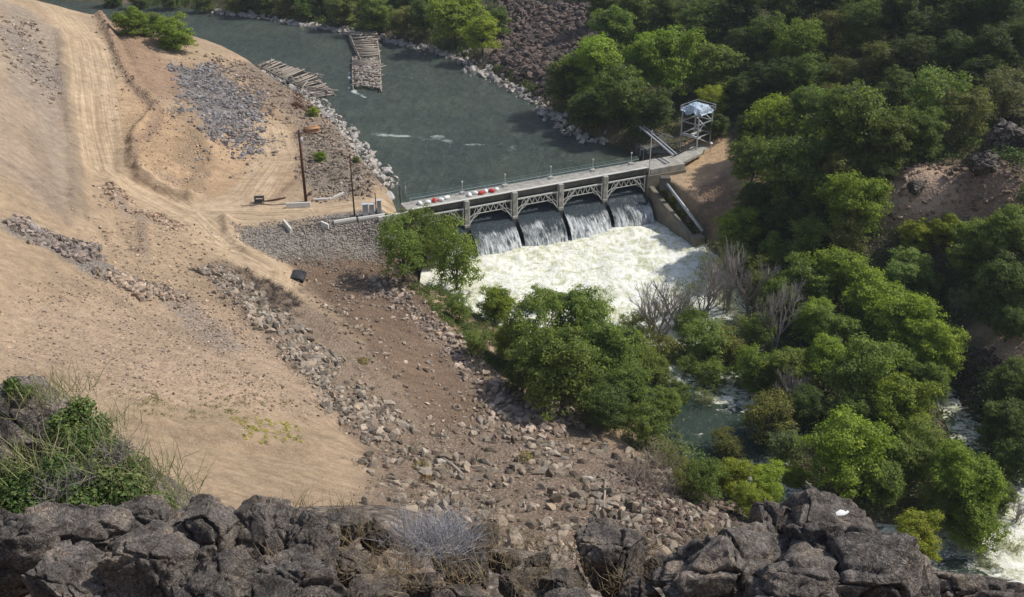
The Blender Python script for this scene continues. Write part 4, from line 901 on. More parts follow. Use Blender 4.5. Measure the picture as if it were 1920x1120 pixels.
# ------------------------------------------------------------------ near basalt ledge
def basalt(px, py, rpx, t_, asp, seed, label, tint=(.125,.112,.105), lean=0, grp=None, name='basalt_boulder'):
    d = ray(px, py); p = np.array([0, 0, CZ]) + d * t_; r_ = rpx * t_ / F
    V, Fc = ico(6); U0 = V.copy(); rs = np.random.RandomState(seed)
    for k_ in range(46):
        dd = rs.normal(size=3); dd /= np.linalg.norm(dd); c = rs.uniform(.5, .85) if k_ < 14 else rs.uniform(.72, .98); q = V @ dd - c; V = V - np.maximum(q, 0)[:, None] * dd
    f1 = fbm(V[:, 0] * 1.7 + seed, V[:, 1] * 1.7, V[:, 2] * 1.7, o=5, seed=seed); f2 = fbm(V[:, 0] * 7 + seed, V[:, 1] * 7, V[:, 2] * 7, o=3, seed=seed + 3)
    rg = -np.exp(-(fbm(V[:, 0] * 1.9, V[:, 1] * 1.9 + seed, V[:, 2] * 1.9, o=2, seed=seed + 9) / .045) ** 2)
    V = V * (1 + .09 * f1 + .04 * f2 + .10 * rg + .028 * (1 - 3 * np.abs(fbm(V[:, 0] * 4 + seed, V[:, 1] * 4, V[:, 2] * 4, o=3, seed=seed + 5))))[:, None] * np.array(asp) * 1.36
    cp_ = rs.normal(size=(24, 3)); cp_ /= np.linalg.norm(cp_, axis=1)[:, None]; cp_ *= rs.uniform(.6, 1.1, (24, 1)); wv = U0 + .13 * np.stack([fbm(U0[:, 0] * 3 + q_, U0[:, 1] * 3, U0[:, 2] * 3, o=3, seed=seed + q_) for q_ in (1, 2, 3)], -1)
    dd_ = np.linalg.norm(wv[:, None] - cp_[None], axis=2); o2 = np.argsort(dd_, axis=1)[:, :2]; d1 = np.take_along_axis(dd_, o2, 1); off_ = rs.uniform(-.10, .09, 24)[o2[:, 0]] - .13 * np.exp(-((d1[:, 1] - d1[:, 0]) / .045) ** 2)
    V = V * (1 + off_)[:, None]
    me = np_mesh(name, V, Fc, M['basalt'], True); o = link(name, me, None, tuple(p), label=label, category='boulder'); o.scale = (r_, r_, r_)
    o.rotation_euler = (R(rs.uniform(-15, 15)), R(lean + rs.uniform(-12, 12)), rs.uniform(-.5, .5)); o.color = tint + (1,)
    if grp: o['group'] = grp
    return o
BL = (.115,.105,.10)
NB_ = [(20,1045,95,15.2,(1,.9,1.0),"dark basalt block in the bottom left corner"),(150,1010,85,15.5,(1.15,.8,.75),"tan stained basalt block near the bottom left corner"),
 (150,1095,85,14.2,(1.1,.8,.7),"squat basalt block at the bottom edge, second from the left corner"),(270,1000,75,15.8,(1.1,.9,.7),"rounded basalt block just below the green bush"),
 (290,1085,90,14.2,(.9,.8,1.0),"upright basalt block at the bottom edge under the bush"),(385,1015,85,15.6,(1,.9,.9),"broad basalt block at the ledge rim right of the bush"),
 (420,1100,80,14.0,(1.1,.8,.8),"basalt block at the bottom edge with a pale lichen cap"),(500,1010,75,15.8,(1.0,.9,.85),"highest basalt block on the rim of the left ledge"),
 (580,1030,65,15.6,(.9,.8,1.0),"basalt block at the right end of the highest ledge rim"),(560,1110,85,14.2,(1.1,.9,.8),"wide basalt block at the bottom edge left of the dry grass"),
 (655,1045,60,15.8,(1,.8,.8),"small basalt block beside the dry grass tufts"),(690,1115,75,14.6,(1.1,.8,.7),"low basalt block at the bottom edge below the grey twig bush"),
 (640,985,46,16.4,(1.1,.9,.8),"small brown basalt lump at the ledge rim above the dry grass"),(705,992,44,16.4,(1,.9,.8),"small brown basalt lump just left of the grey twig bush"),(900,1000,44,16.6,(1.1,.9,.8),"small brown basalt lump just right of the grey twig bush"),
 (835,1040,40,16.0,(1.1,.9,.8),"small brown basalt lump under the right side of the grey twig bush"),(940,1040,38,16.0,(1,.9,.9),"small brown basalt lump above the flat basalt block at the bottom middle"),(1010,1045,34,16.2,(1.1,.9,.8),"small brown basalt lump left of the dark pointed boulder"),(1235,1060,38,16.0,(1,.9,.8),"small brown basalt lump right of the dark pointed boulder"),(1290,1035,34,16.4,(1,.9,.9),"small brown basalt lump above the gap before the large dark boulder"),
 (790,1085,55,15,(1,.8,.8),"dark basalt block under the grey twig bush"),(880,1060,62,15.8,(1.1,.9,.8),"brown basalt block right of the grey twig bush"),
 (880,1125,75,14.5,(1.2,.8,.8),"low basalt block at the bottom edge near the middle"),(985,1080,62,15.4,(1.1,.9,.7),"flat basalt block in the middle of the bottom edge"),
 (1060,1090,60,15.2,(1,.9,.8),"basalt block left of the dark pointed boulder"),(1150,1045,72,15.8,(.95,.9,1.05),"dark pointed boulder standing above the bottom edge"),
 (1200,1110,70,14.8,(1.1,.9,.7),"basalt block at the bottom edge below the pointed boulder"),(1040,1135,70,14.2,(1.2,.9,.7),"low basalt block at the bottom edge left of centre right"),
 (1390,1085,105,14.6,(1.1,.9,.85),"large dark basalt boulder left of the biggest boulder"),(1300,1125,60,14.4,(1,.9,.8),"small basalt block at the bottom edge beside the large dark boulder"),
 (1582,1102,138,14.4,(1.08,.9,.95),"biggest basalt boulder with a pale lichen top in the foreground"),(1542,1002,84,15.2,(1.1,.9,.72),"upper knob of basalt with a white patch on the big boulder"),
 (1450,1000,60,15.6,(.9,.9,.9),"small lumpy basalt block leaning on the big boulder"),(1690,1110,60,14.2,(.8,.9,1.1),"basalt block under the right end of the big boulder"),(1500,1120,90,13.8,(1,.9,.9),"basalt block between the two big boulders at the bottom edge"),
 (1850,1130,70,15.2,(1.5,.9,.8),"low dark rock ledge in the bottom right corner"),(1770,1135,45,15.4,(1,.9,.8),"small dark rock left of the bottom right ledge"),
 (35,800,95,19.5,(1.05,.9,.85),"smooth dark grey boulder behind the green bush"),(-40,860,90,19,(1,.9,1),"dark boulder at the left edge behind the green bush"),]
for i, (px, py, r_, t_, asp, lb) in enumerate(NB_):
    mid_ = 640 < px < 1340 and px != 1150; o = basalt(px, py + (14 if mid_ else 0), r_ * (.72 if mid_ else 1), t_, asp, 900 + i * 7, lb, ((.28,.228,.185) if mid_ else (.27,.242,.22)) if i % 3 else (.20,.182,.168))
    if 'white patch' in lb: knob = o
bpy.context.view_layer.update()
mi_ = knob.matrix_world.inverted(); a_ = mi_ @ Vector((0, 0, CZ)); b_2 = (mi_.to_3x3() @ Vector(ray(1578, 962))).normalized(); ok_, lo_, no_, _ = knob.ray_cast(a_, b_2)
# white patch on the boulder
V, Fc = ico(3)
V = V * (1 + .35 * fbm(V[:, 0] * 2, V[:, 1] * 2, V[:, 2] * 2, o=3)[:, None])
if ok_:
    wp_ = knob.matrix_world @ lo_; o = link('lichen_patch', np_mesh('lichen_patch', V * np.array((.10, .045, .012)), Fc, M['white'], True), knob); o.matrix_world = Matrix.Translation(wp_) @ (knob.matrix_world.to_3x3() @ no_).normalized().to_track_quat('Z', 'Y').to_matrix().to_4x4()
nr_ = []
for i in range(3600):
    px = RNG.uniform(500, 1420); py = RNG.uniform(935, 1125); rp_ = 5 + 26 * RNG.uniform() ** 2.5
    d = ray(px, py); t_ = np.arange(11, 22, .08); z = CZ + d[2] * t_; h = T(d[0] * t_, d[1] * t_); m_ = z < h
    if not m_.any(): continue
    tt = t_[np.argmax(m_)]; p = d * tt
    nr_.append((p[0], p[1], rp_ * tt / F))
nr_ = np.array(nr_); rocks_mesh('ledge_rocks', nr_[:, 0], nr_[:, 1], nr_[:, 2], tints(len(nr_), (.185,.145,.115), .35, .04), SM2, .2, kind='stuff', label="small brown rocks lying among the foreground basalt blocks", category='rocks')

# ------------------------------------------------------------------ trees
def leafquads(c, nrm, size, r):
    n = len(c); a = r.normal(size=(n, 3)); t1 = np.cross(nrm, a); t1 /= np.linalg.norm(t1, axis=1)[:, None] + 1e-9; t2 = np.cross(nrm, t1)
    s_ = size[:, None]; V = np.stack([c - t1 * s_, c + t2 * s_ * .62, c + t1 * s_, c - t2 * s_ * .62], 1).reshape(-1, 3)
    return V, np.arange(4 * n).reshape(n, 4)
def crown(seed, n=9000, lobes=24, ls=.22, flat=.85, open_=0.0, feather=0.0):
    r = np.random.RandomState(seed); C_ = []
    for k in range(lobes):
        d = r.normal(size=3); d /= np.linalg.norm(d); d[2] = d[2] * .9 + .12; q = d * r.uniform(.45, .98) * np.array((3.9, 3.9, 3.9 * flat)); C_.append(np.r_[q, r.uniform(.9, 1.75)])
    C_.append(np.r_[0, 0, .5, 2.4])
    for k in range(5): a = k * 1.26 + r.uniform(0, .6); C_.append(np.r_[2.4 * math.cos(a), 2.4 * math.sin(a), -3.0, r.uniform(1.2, 1.8)])
    C_ = np.array(C_)
    w = C_[:, 3] ** 2; w /= w.sum(); li = r.choice(len(C_), n, p=w)
    d = r.normal(size=(n, 3)); d /= np.linalg.norm(d, axis=1)[:, None]; up = d[:, 2] < -.3; d[up, 2] *= -.6
    ns = 16; sd_ = r.normal(size=(len(C_), ns, 3)); sd_ /= np.linalg.norm(sd_, axis=2)[..., None]; m2 = sd_[..., 2] < -.35; sd_[..., 2] = np.where(m2, -sd_[..., 2], sd_[..., 2])
    sr_ = r.uniform(.72, 1.22, (len(C_), ns)); si = r.randint(0, ns, n); q_ = sd_[li, si]
    sc0 = C_[li, :3] + q_ * (C_[li, 3] * sr_[li, si])[:, None] * np.array((1, 1, .9))
    c = sc0 + d * (.62 * C_[li, 3] ** .5 * np.abs(r.normal(.55, .35 + feather, n)))[:, None] * np.array((1, 1, .75))
    core = r.uniform(0, 1, n) < .25; c = np.where(core[:, None], C_[li, :3] + d * (C_[li, 3] * r.uniform(.4, .95, n))[:, None], c); d = np.where(core[:, None], d, d * .6 + q_ * .7)
    if open_: k = (vn(c[:, 0] * .9, c[:, 1] * .9, c[:, 2] * .9, seed=seed) * .5 + .5) > open_; c = c[k]; d = d[k]
    nr = d + r.normal(0, .55, d.shape) + np.array((0, 0, .35)); nr /= np.linalg.norm(nr, axis=1)[:, None]
    V, Fc = leafquads(c, nr, ls * r.uniform(.6, 1.35, len(c)), r); V[:, 2] += 5.6
    return np_mesh('crown', V, Fc, M['leaf'], False), C_
def trunk(seed, C_, m='bark', r0=.32):
    r = random.Random(seed); mb = MB(); forks = [Vector((0, 0, -1.2)), Vector((r.uniform(-.2, .2), r.uniform(-.2, .2), 1.5)), Vector((r.uniform(-.4, .4), r.uniform(-.4, .4), 3.4)), Vector((r.uniform(-.4, .4), r.uniform(-.4, .4), 5.6))]
    mb.tube(forks, [r0, r0 * .8, r0 * .62, r0 * .35], 8)
    for c in C_[:14]:
        a = forks[1].lerp(forks[3], r.uniform(.05, .7)); b = Vector((c[0], c[1], c[2] + 5.6)); mid = a.lerp(b, .5) + Vector((r.uniform(-.4, .4), r.uniform(-.4, .4), -.3))
        mb.tube([a, mid, b], [r0 * .38, r0 * .24, r0 * .08], 5, False)
    me = D.meshes.new('trunk'); me.from_pydata(mb.v, [], mb.f); me.materials.append(M[m]); me.validate(); me.update(); me.polygons.foreach_set('use_smooth', [True] * len(me.polygons)); return me
def bare_mesh(seed, lv=5, m='grey_twig'):
    r = random.Random(seed); mb = MB()
    def br(p, d, L, rad, k):
        q = p + d * L * .5 + Vector((r.gauss(0, .05), r.gauss(0, .05), 0)) * L; e = q + (d + Vector((r.gauss(0, .12), r.gauss(0, .12), .08))).normalized() * L * .5
        rad = max(rad, .012); mb.tube([p, q, e], [rad, rad * .85, rad * .66], 5 if k > 2 else 3, False)
        if k == 0: return
        for _ in range(3 if k > 1 else 5):
            a = (q if r.random() < .4 else e); nd_ = (d + Vector((r.gauss(0, .42), r.gauss(0, .42), r.uniform(-.05, .35)))).normalized(); br(a, nd_, L * r.uniform(.6, .85), rad * .58, k - 1)
    for s_ in range(2): br(Vector((r.uniform(-.3, .3), r.uniform(-.3, .3), -.5)), Vector((r.gauss(0, .12), r.gauss(0, .12), 1)).normalized(), 3.0, .22, lv)
    me = D.meshes.new('branches'); me.from_pydata(mb.v, [], mb.f); me.materials.append(M[m]); me.validate(); me.update(); return me
CR = []
for i in range(6): me, c_ = crown(400 + i, 27000, 24 + 4 * (i % 3), .14, .8 + .1 * (i % 3)); CR.append((me, trunk(i, c_)))
OP = []
for i in range(3): me, c_ = crown(440 + i, 15000, 30, .145, 1.0, .38, .12); OP.append((me, trunk(20 + i, c_, 'bark', .26)))
TH = []
for i in range(2): me, c_ = crown(460 + i, 6000, 26, .11, 1.15, .42, .14); TH.append((me, trunk(30 + i, c_, 'pale_bark', .2)))
BR = [bare_mesh(i) for i in range(3)]
GR = {'b': (.225,.285,.045), 'm': (.165,.215,.052), 'd': (.115,.150,.045), 'y': (.270,.315,.045), 'o': (.200,.210,.070), 's': (.21,.23,.11), 'l': (.22,.28,.085)}
nt_ = [0]
def tree(px, py, rp, kind, label, shape='c', grp=None, kc=1.18, name='tree', base=None, shade=1.0):
    d = ray(px, py); rp = rp * (1.13 if py > 180 or px > 1000 else 1.05)
    if base is None:
        t_ = np.arange(60, 480, .5); x = d[0] * t_; y = d[1] * t_; z = CZ + d[2] * t_; h = T(x, y); m_ = (z - h) < kc * rp * t_ / F
        i = int(np.argmax(m_)) if m_.any() else len(t_) - 1; tt = t_[i]; bx, by = x[i], y[i]; bz = h[i]
    else: tt = base; bx, by = d[0] * tt, d[1] * tt; bz = Tz(bx, by)
    rm = rp * tt / F; s_ = rm / 4.9; zc = CZ + d[2] * tt
    sz = (zc - bz) / 5.6; sz = min(max(sz, s_ * .85), s_ * 1.5)
    t = thing(name, label, 'tree' if name != 'shrub' else 'shrub', (bx, by, zc - 5.6 * sz), random.uniform(0, 6.28), grp); t.scale = (s_ * random.uniform(.92, 1.08), s_ * random.uniform(.92, 1.08), sz)
    cm, tm = random.choice({'c': CR, 'o': OP, 't': TH}[shape]); c = link('crown', cm, t); g = GR[kind]; k = random.uniform(.86, 1.15) * shade * 1.14 * (.88 if (px > 1380 and py < 430) else 1)  # last factor darkens upper right crown colours in place of real shade
    c.color = (g[0] * k * random.uniform(.92, 1.08), g[1] * k, g[2] * k, 1); link('trunk', tm, t); return t
def bare(px, py, hpx, label, grp=None, s_=None):
    t_ = hfar(px, py); sc_ = hpx * 1.35 * depth(t_) / F / 9.5; t = thing('bare_tree', label, 'tree', t_, random.uniform(0, 6.28), grp); t.scale = (sc_ * .8, sc_ * .8, sc_)
    link('branches', random.choice(BR), t); return t
TL = [
# left and far bank

(850,28,50,'b',"bright green tree on the far bank just left of the lava talus",'c'),(905,62,36,'y',"yellow green tree hanging over the water left of the lava talus",'c'),(935,40,26,'m',"small green tree at the left edge of the lava talus",'c'),
(640,14,34,'o',"olive tree on the far bank left of the centre log crib",'c'),(700,24,34,'m',"green tree on the far bank directly behind the centre log crib",'c'),(752,38,28,'o',"low olive tree at the water on the far bank right of the centre log crib",'c'),(795,30,34,'d',"dark tree on the far bank between the log crib and the bright green tree",'c'),
(580,8,24,'m',"small green tree near the top edge on the far bank",'c'),(560,-14,30,'d',"dark tree at the top edge on the far bank",'c'),
# wood behind the intake
(1120,118,58,'b',"big bright green tree at the right edge of the lava talus",'c'),(1062,150,42,'d',"dark tree overhanging the shaded river bend",'c'),(1165,175,52,'m',"mid green tree over the bank left of the hoist tower",'c'),(1210,112,50,'b',"tall bright tree above the bank between talus and hoist tower",'c'),
(1270,110,62,'b',"large bright green tree directly above the hoist tower",'c'),(1345,125,46,'m',"green tree above and right of the hoist tower",'c'),(1335,190,30,'y',"small yellow green tree just right of the hoist tower top",'c'),(1100,205,34,'d',"low dark tree leaning over the water below the bend",'c'),
(1225,205,38,'d',"dark tree just behind the rake frame",'c'),(1150,55,44,'m',"green tree above the lava talus's right edge",'c'),(1345,235,22,'d',"small dark shrub right of the hoist tower legs",'c'),
# middle right
(1440,225,52,'y',"pale yellow green tree at the left edge of the big mid hillside grove",'o'),(1600,235,88,'m',"very broad dome shaped green tree in the middle of the right hillside",'c'),(1520,205,50,'m',"green tree left of the broad dome shaped tree",'c'),(1670,255,58,'m',"green tree overlapping the right side of the broad dome",'c'),
(1500,320,70,'m',"large green tree below the broad dome shaped tree",'c'),(1415,300,46,'m',"tree nearest the orange bare slope beside the dam",'c'),(1580,318,50,'o',"olive tree below the broad dome shaped tree",'o'),(1640,330,34,'d',"dark tree at the left edge of the bare clearing",'c'),
(1605,378,60,'b',"bright green tree just below and left of the bare clearing",'c'),(1420,375,44,'d',"dark tree above the pipe's lower end",'c'),(1480,405,44,'d',"dark tree in the hollow right of the training wall",'c'),(1540,370,40,'m',"green tree left of the bright one by the clearing",'c'),
(1760,180,62,'l',"pale green tree on the hillside above the dark rock face",'o'),(1730,245,46,'m',"green tree between the broad dome and the rock face",'c'),(1810,210,52,'o',"olive tree left of the dark rock face",'o'),(1885,175,48,'s',"grey green shrub mass above the rock face at the right edge",'o'),
# lower right
(1388,428,48,'b',"bright round tree beside the end of the training wall",'c'),(1455,470,38,'m',"green tree right of the bright round one by the training wall",'c'),(1520,440,44,'m',"soft green tree above the lower grove",'o'),(1590,440,40,'o',"olive tree under the bare clearing",'o'),
(1500,530,54,'m',"green tree right of the leafless trees",'c'),(1575,515,58,'b',"bright tree at the top of the lower grove",'c'),(1700,510,46,'l',"pale domed tree at the top right of the lower grove",'c'),(1745,535,30,'o',"small olive tree right of the pale domed tree",'o'),
(1640,565,60,'b',"bright tree in the centre of the lower grove",'c'),(1700,605,66,'b',"large bright tree on the right side of the lower grove",'c'),(1755,650,56,'b',"bright tree at the far right bulge of the lower grove",'c'),(1560,620,46,'m',"green tree on the left side of the lower grove",'c'),
(1550,680,50,'b',"bright tree left of the big lower dome",'c'),(1635,705,72,'m',"big dome shaped tree in the lower middle of the grove",'c'),(1700,765,66,'b',"bright tree left of the narrow side channel",'c'),(1740,715,44,'m',"green tree just above the narrow side channel",'c'),
(1590,850,76,'b',"cone shaped bright tree directly behind the biggest foreground boulder",'c'),(1715,850,56,'m',"green tree between the cone shaped tree and the side channel",'c'),(1805,900,74,'b',"big bright tree at the right above the lower whitewater",'c'),(1830,975,54,'b',"bright tree overhanging the whitewater near the bottom right",'c'),
(1722,998,50,'y',"small round vivid green tree right of the biggest foreground boulder",'c'),(1435,900,40,'y',"yellow green bush left of the cone shaped tree",'c'),(1375,890,38,'y',"yellow green bush at the edge of the dark talus",'c'),(1490,890,26,'y',"small yellow green bush above the lumpy basalt block",'c'),(1410,940,34,'y',"lowest yellow green bush, resting against the foreground rocks",'c'),
(1440,780,54,'o',"olive tree right of the rapids",'o'),(1475,835,42,'s',"grey olive tree below the rapids",'o'),(1410,690,44,'b',"green tree above the rapids",'o'),(1335,700,34,'m',"small tree left of and above the rapids",'o'),(1330,640,48,'l',"light green tree under the leafless trees",'o'),(1480,690,46,'m',"green tree right of and above the rapids",'c'),(1375,610,40,'o',"thin olive tree between the leafless trees",'t'),
# left of the river
(1000,620,66,'m',"green tree at the left of the riverside grove below the pool",'o'),(1080,605,66,'m',"green tree at the top of the riverside grove below the pool",'c'),(1060,690,80,'m',"largest tree in the riverside grove below the pool",'c'),(1145,660,62,'m',"tree on the right side of the riverside grove",'c'),(1180,730,52,'m',"tree at the lower right of the riverside grove",'c'),(1140,760,44,'d',"dark tree at the bottom of the riverside grove",'c'),(980,690,42,'d',"dark tree at the lower left of the riverside grove",'c'),
(1215,795,40,'m',"green shrub at the bottom tip of the riverside grove",'o'),(928,572,36,'b',"bright green young tree at the pool's lower left corner",'c'),(895,640,26,'l',"pale shrub beside the row of boulders",'o'),(862,575,26,'m',"small green shrub on the bank at the pool's left edge",'o'),(960,640,34,'b',"bright shrub at the upper left of the riverside grove",'c'),(1020,560,30,'m',"small tree top breaking into the foam above the riverside grove",'o'),(1190,620,36,'o',"olive tree between the riverside grove and the leafless trees",'o'),(1200,680,40,'m',"green tree at the right edge of the riverside grove over the water",'c'),(1290,600,34,'m',"green shrub under the leafless trees by the pool",'o'),(1420,620,36,'m',"green tree behind the leafless trees, right of the pool",'o'),(1300,655,36,'m',"green tree between the riverside grove and the rapids",'o'),(1370,650,38,'o',"olive tree directly above the rapids' head",'o'),(1320,900,40,'m',"green shrub mass at the rapids' near bank",'o'),(1245,760,34,'m',"green tree hanging over the water from the riverside grove",'c'),(1430,700,40,'m',"green tree at the rapids' upper right",'c'),(1460,560,44,'m',"green tree behind the leafless crown right of the pool",'o'),(1530,600,44,'b',"bright tree left of centre in the lower grove",'c'),(1600,780,46,'m',"green tree between the lower dome and the cone shaped tree",'c'),(1510,760,40,'d',"dark tree between the rapids and the lower dome",'c'),(1660,900,46,'m',"green tree right of the cone shaped tree",'c'),(1755,950,44,'m',"green tree behind the round vivid tree",'c'),(1380,480,36,'m',"green tree just beyond the end block of the training wall",'c'),(1290,900,32,'o',"olive shrub between dark talus and yellow bushes",'o'),(1365,835,34,'o',"olive tree leaning over the pool below the rapids",'o'),(1270,740,30,'m',"green shrub on the left bank beside the rapids",'o'),(1325,745,30,'o',"thin olive tree in front of the rapids",'t'),(1295,690,28,'m',"small green tree over the head of the rapids",'o'),(1895,1025,30,'s',"pale grey green shrub at the bottom right edge over the whitewater",'t'),(1850,1060,26,'s',"pale shrub just above the bottom right rock ledge",'t'),(1870,930,34,'m',"green tree at the right bottom edge over the whitewater",'c'),(1360,560,30,'o',"short olive tree among the leafless trees",'t'),(1125,560,30,'l',"small airy tree standing out against the white foam",'t'),(1240,650,38,'o',"olive shrub at the foot of the leafless trees",'o'),(1230,700,32,'m',"green shrub left of the upper rapids",'c'),(1270,850,34,'o',"olive shrub at the upper edge of the talus",'t'),
# right edge
(1835,460,56,'m',"green tree below the bare clearing near the right edge",'c'),(1895,430,48,'m',"green tree on the right edge just below the clearing",'c'),(1880,530,56,'d',"dark tree on the right edge above the bare tan patch",'c'),(1800,560,34,'s',"pale grey green tree left of the dark right edge tree",'t'),(1825,500,32,'d',"dark small tree between the clearing and the grey green tree",'c'),(1895,600,38,'d',"dark tree just above the bare tan patch on the right edge",'c'),
(1905,720,52,'d',"dark tree on the right edge under the bare tan patch",'c'),(1885,800,54,'d',"dark tree right of the narrow side channel",'c'),(1910,860,44,'d',"lowest dark tree on the right edge",'c'),(1720,440,32,'y',"yellow green shrub at the lower edge of the bare clearing",'c'),(1775,430,30,'y',"second yellow green shrub at the lower edge of the clearing, right of the first",'c'),
]
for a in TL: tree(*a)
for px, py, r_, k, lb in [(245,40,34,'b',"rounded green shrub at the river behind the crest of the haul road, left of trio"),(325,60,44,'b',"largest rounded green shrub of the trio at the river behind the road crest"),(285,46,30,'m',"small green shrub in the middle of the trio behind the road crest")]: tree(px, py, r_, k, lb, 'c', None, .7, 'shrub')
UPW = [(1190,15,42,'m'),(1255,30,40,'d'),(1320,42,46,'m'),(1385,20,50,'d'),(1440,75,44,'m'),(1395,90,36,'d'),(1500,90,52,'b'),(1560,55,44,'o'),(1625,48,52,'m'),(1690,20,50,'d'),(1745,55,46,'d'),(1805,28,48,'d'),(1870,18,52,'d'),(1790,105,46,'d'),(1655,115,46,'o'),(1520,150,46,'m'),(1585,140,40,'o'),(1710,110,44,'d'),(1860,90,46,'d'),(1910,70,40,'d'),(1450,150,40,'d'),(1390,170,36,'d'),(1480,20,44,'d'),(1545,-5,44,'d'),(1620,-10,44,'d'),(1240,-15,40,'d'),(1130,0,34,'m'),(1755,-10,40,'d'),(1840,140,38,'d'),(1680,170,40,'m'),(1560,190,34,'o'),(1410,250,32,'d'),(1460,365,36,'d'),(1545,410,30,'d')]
for a in UPW: tree(*a, {'m': "mid green tree in the dense wood covering the upper right slope", 'd': "dark shaded tree in the dense wood covering the upper right slope", 'b': "bright green rounded tree in the upper right wood, the only bright one there", 'o': "olive brown tree in the dense wood covering the upper right slope"}[a[3]], 'c' if a[3] != 'o' else 'o', 'trees of the upper right wood', shade=.8)  # crown colours scaled darker to stand in for shade on this slope
FARB = [(210,-2,22,'d'),(262,0,22,'d'),(320,-6,24,'d'),(380,2,24,'d'),(440,4,22,'o'),(490,8,20,'d'),(530,10,20,'o'),(610,-10,30,'d'),(680,-10,30,'d'),(740,0,30,'d'),(800,-10,34,'d'),(880,-8,34,'m'),(460,-12,26,'d'),(640,-30,40,'d'),(760,-35,40,'d'),(500,-30,40,'d')]
for a in FARB: tree(*a, "dark tree in the row along the top left stretch of the far bank" if a[0] < 600 else "shaded tree behind the front row on the far bank", 'c', 'trees along the far bank')
# the twin trees beside the dam
for px, py, r_, lb in [(752,460,46,"tree left of the dam's truss bays, left stem of a close trio"),(778,425,38,"tallest middle tree of the trio left of the dam"),(852,475,58,"right tree of the trio, its leaning trunk bare over the foam")]:
    tree(px, py, r_, 'm', lb, 'o', None, 1.5)
tree(815, 465, 36, 'm', "small tree filling the gap in the trio left of the dam", 'o', None, 1.4)
for px, py, h, lb in [(1235,665,130,"leafless grey tree standing left of the others against the foam"),(1215,640,95,"short leafless tree at the left end against the foam"),(1265,640,110,"leafless tree second from the left against the foam"),(1318,620,125,"tall leafless tree with a dark trunk at the right of the foam"),(1362,600,125,"leafless tree with a straight trunk right of the foam"),(1400,600,115,"leafless tree right of the straight trunked one"),(1450,660,110,"grey leafless tree among the green ones above the rapids"),(1470,620,90,"leafless crown tangled in the green trees right of the pool"),(1900,1000,70,"small leafless shrub against the whitewater at the bottom right"),(1880,960,60,"leafless shrub at the right edge above the bottom whitewater"),(1485,780,85,"pinkish leafless tree beside the olive tree at the rapids")]: bare(px, py, h, lb)
for px, py, r_, lb in [(1290,560,34,"thin spring leafed tree at the pool's lower right"),(1335,505,38,"thin leafed tree against the right corner of the foam"),(1425,530,36,"thin olive tree right of the leafless trees")]: tree(px, py, r_, 'o', lb, 't', None, 1.6)
for px, py, r_, k, lb in [(600,294,13,'b',"small bright green bush right of the tall brown pole"),(588,210,12,'b',"small green bush on the bank near the flat white rock"),(668,300,8,'m',"little green bush on the near bank by the thin pole"),(1262,370,10,'y',"bright green bush between the training wall and the pipe"),(1285,395,9,'b',"green bush beside the middle of the pipe"),(890,470,6,'b',"tiny bush")][:5]: tree(px, py, r_, k, lb, 'c', None, .6, 'shrub')

# undergrowth on the wooded slopes: one mass
def leafmass(name, label, X, Y, hmax, per, size, cols, spread=1.0):
    n = len(X); r = RNG; Z = T(X, Y); sc_ = r.uniform(.5, 1, n) * hmax; li = np.repeat(np.arange(n), per); m_ = len(li)
    d = r.normal(size=(m_, 3)); d /= np.linalg.norm(d, axis=1)[:, None]; d[:, 2] = np.abs(d[:, 2])
    rad = sc_[li] * (1 - .4 * r.uniform(0, 1, m_) ** 2)
    c = np.stack([X[li], Y[li], Z[li]], -1) + d * rad[:, None] * np.array((spread, spread, 1)); nr = d + r.normal(0, .6, d.shape); nr /= np.linalg.norm(nr, axis=1)[:, None]
    V, Fc = leafquads(c, nr, size * r.uniform(.6, 1.4, m_), r); cc = np.array(cols)[r.randint(0, len(cols), n)][li] * r.uniform(.7, 1.3, (m_, 1))
    link(name, np_mesh(name, V, Fc, M['blade'], False, {'Col': ('FLOAT_COLOR', np.repeat(np.c_[cc, np.ones(m_)], 4, 0))}), kind='stuff', label=label, category='undergrowth')
x = RNG.uniform(-120, 110, 22000); y = RNG.uniform(80, 350, 22000)
hk = ((x - 37) * .9 + (y - 189) * .42 > 1) | ((x > 14 + (y < 110) * 4) & (y < 158) & (y > 88) & (x < 80)) | farside(x, y)
clear = np.ones_like(x, bool)
for poly in [[(1640,325),(1780,305),(1910,340),(1910,410),(1760,445),(1650,425)],[(940,0),(1120,0),(1150,60),(1020,170),(950,130),(905,110)],[(1285,262),(1365,250),(1390,300),(1400,400),(1330,440),(1290,350)],[(1830,620),(1930,600),(1930,720),(1850,700)]]:
    clear &= sdf(x, y, wp(poly)) > .5
k = hk & clear & (sdf(x, y, DNR) > .8) & (sdf(x, y, UPR) > 1.5); u, v = dloc(x, y); k &= ~((u > -2) & (u < DL + 18) & (v > -16) & (v < 14))
x, y = x[k][:6200], y[k][:6200]
leafmass('undergrowth', "low shrubs and undergrowth covering the wooded slopes", x, y, 2.3, 110, .19, [(.08,.125,.032),(.10,.155,.035),(.13,.145,.055),(.14,.20,.04)], 1.2)
x, y = scat(wp([(770,545),(800,575),(870,640),(950,710),(1110,780),(1200,850),(1230,800),(1160,700),(1000,610),(880,560),(810,530)]), 800)
leafmass('bank_grass', "green grass and low plants on the bank beside the trees", x, y, .9, 110, .10, [(.13,.19,.04),(.16,.20,.05),(.10,.15,.03),(.20,.20,.07)], 1.2)
x, y = scat(wp([(1225,350),(1245,350),(1310,435),(1298,440)]), 60); leafmass('wall_plants', "green plants growing between the wall and the pipe", x, y, .6, 70, .12, [(.13,.20,.03),(.2,.2,.06)])
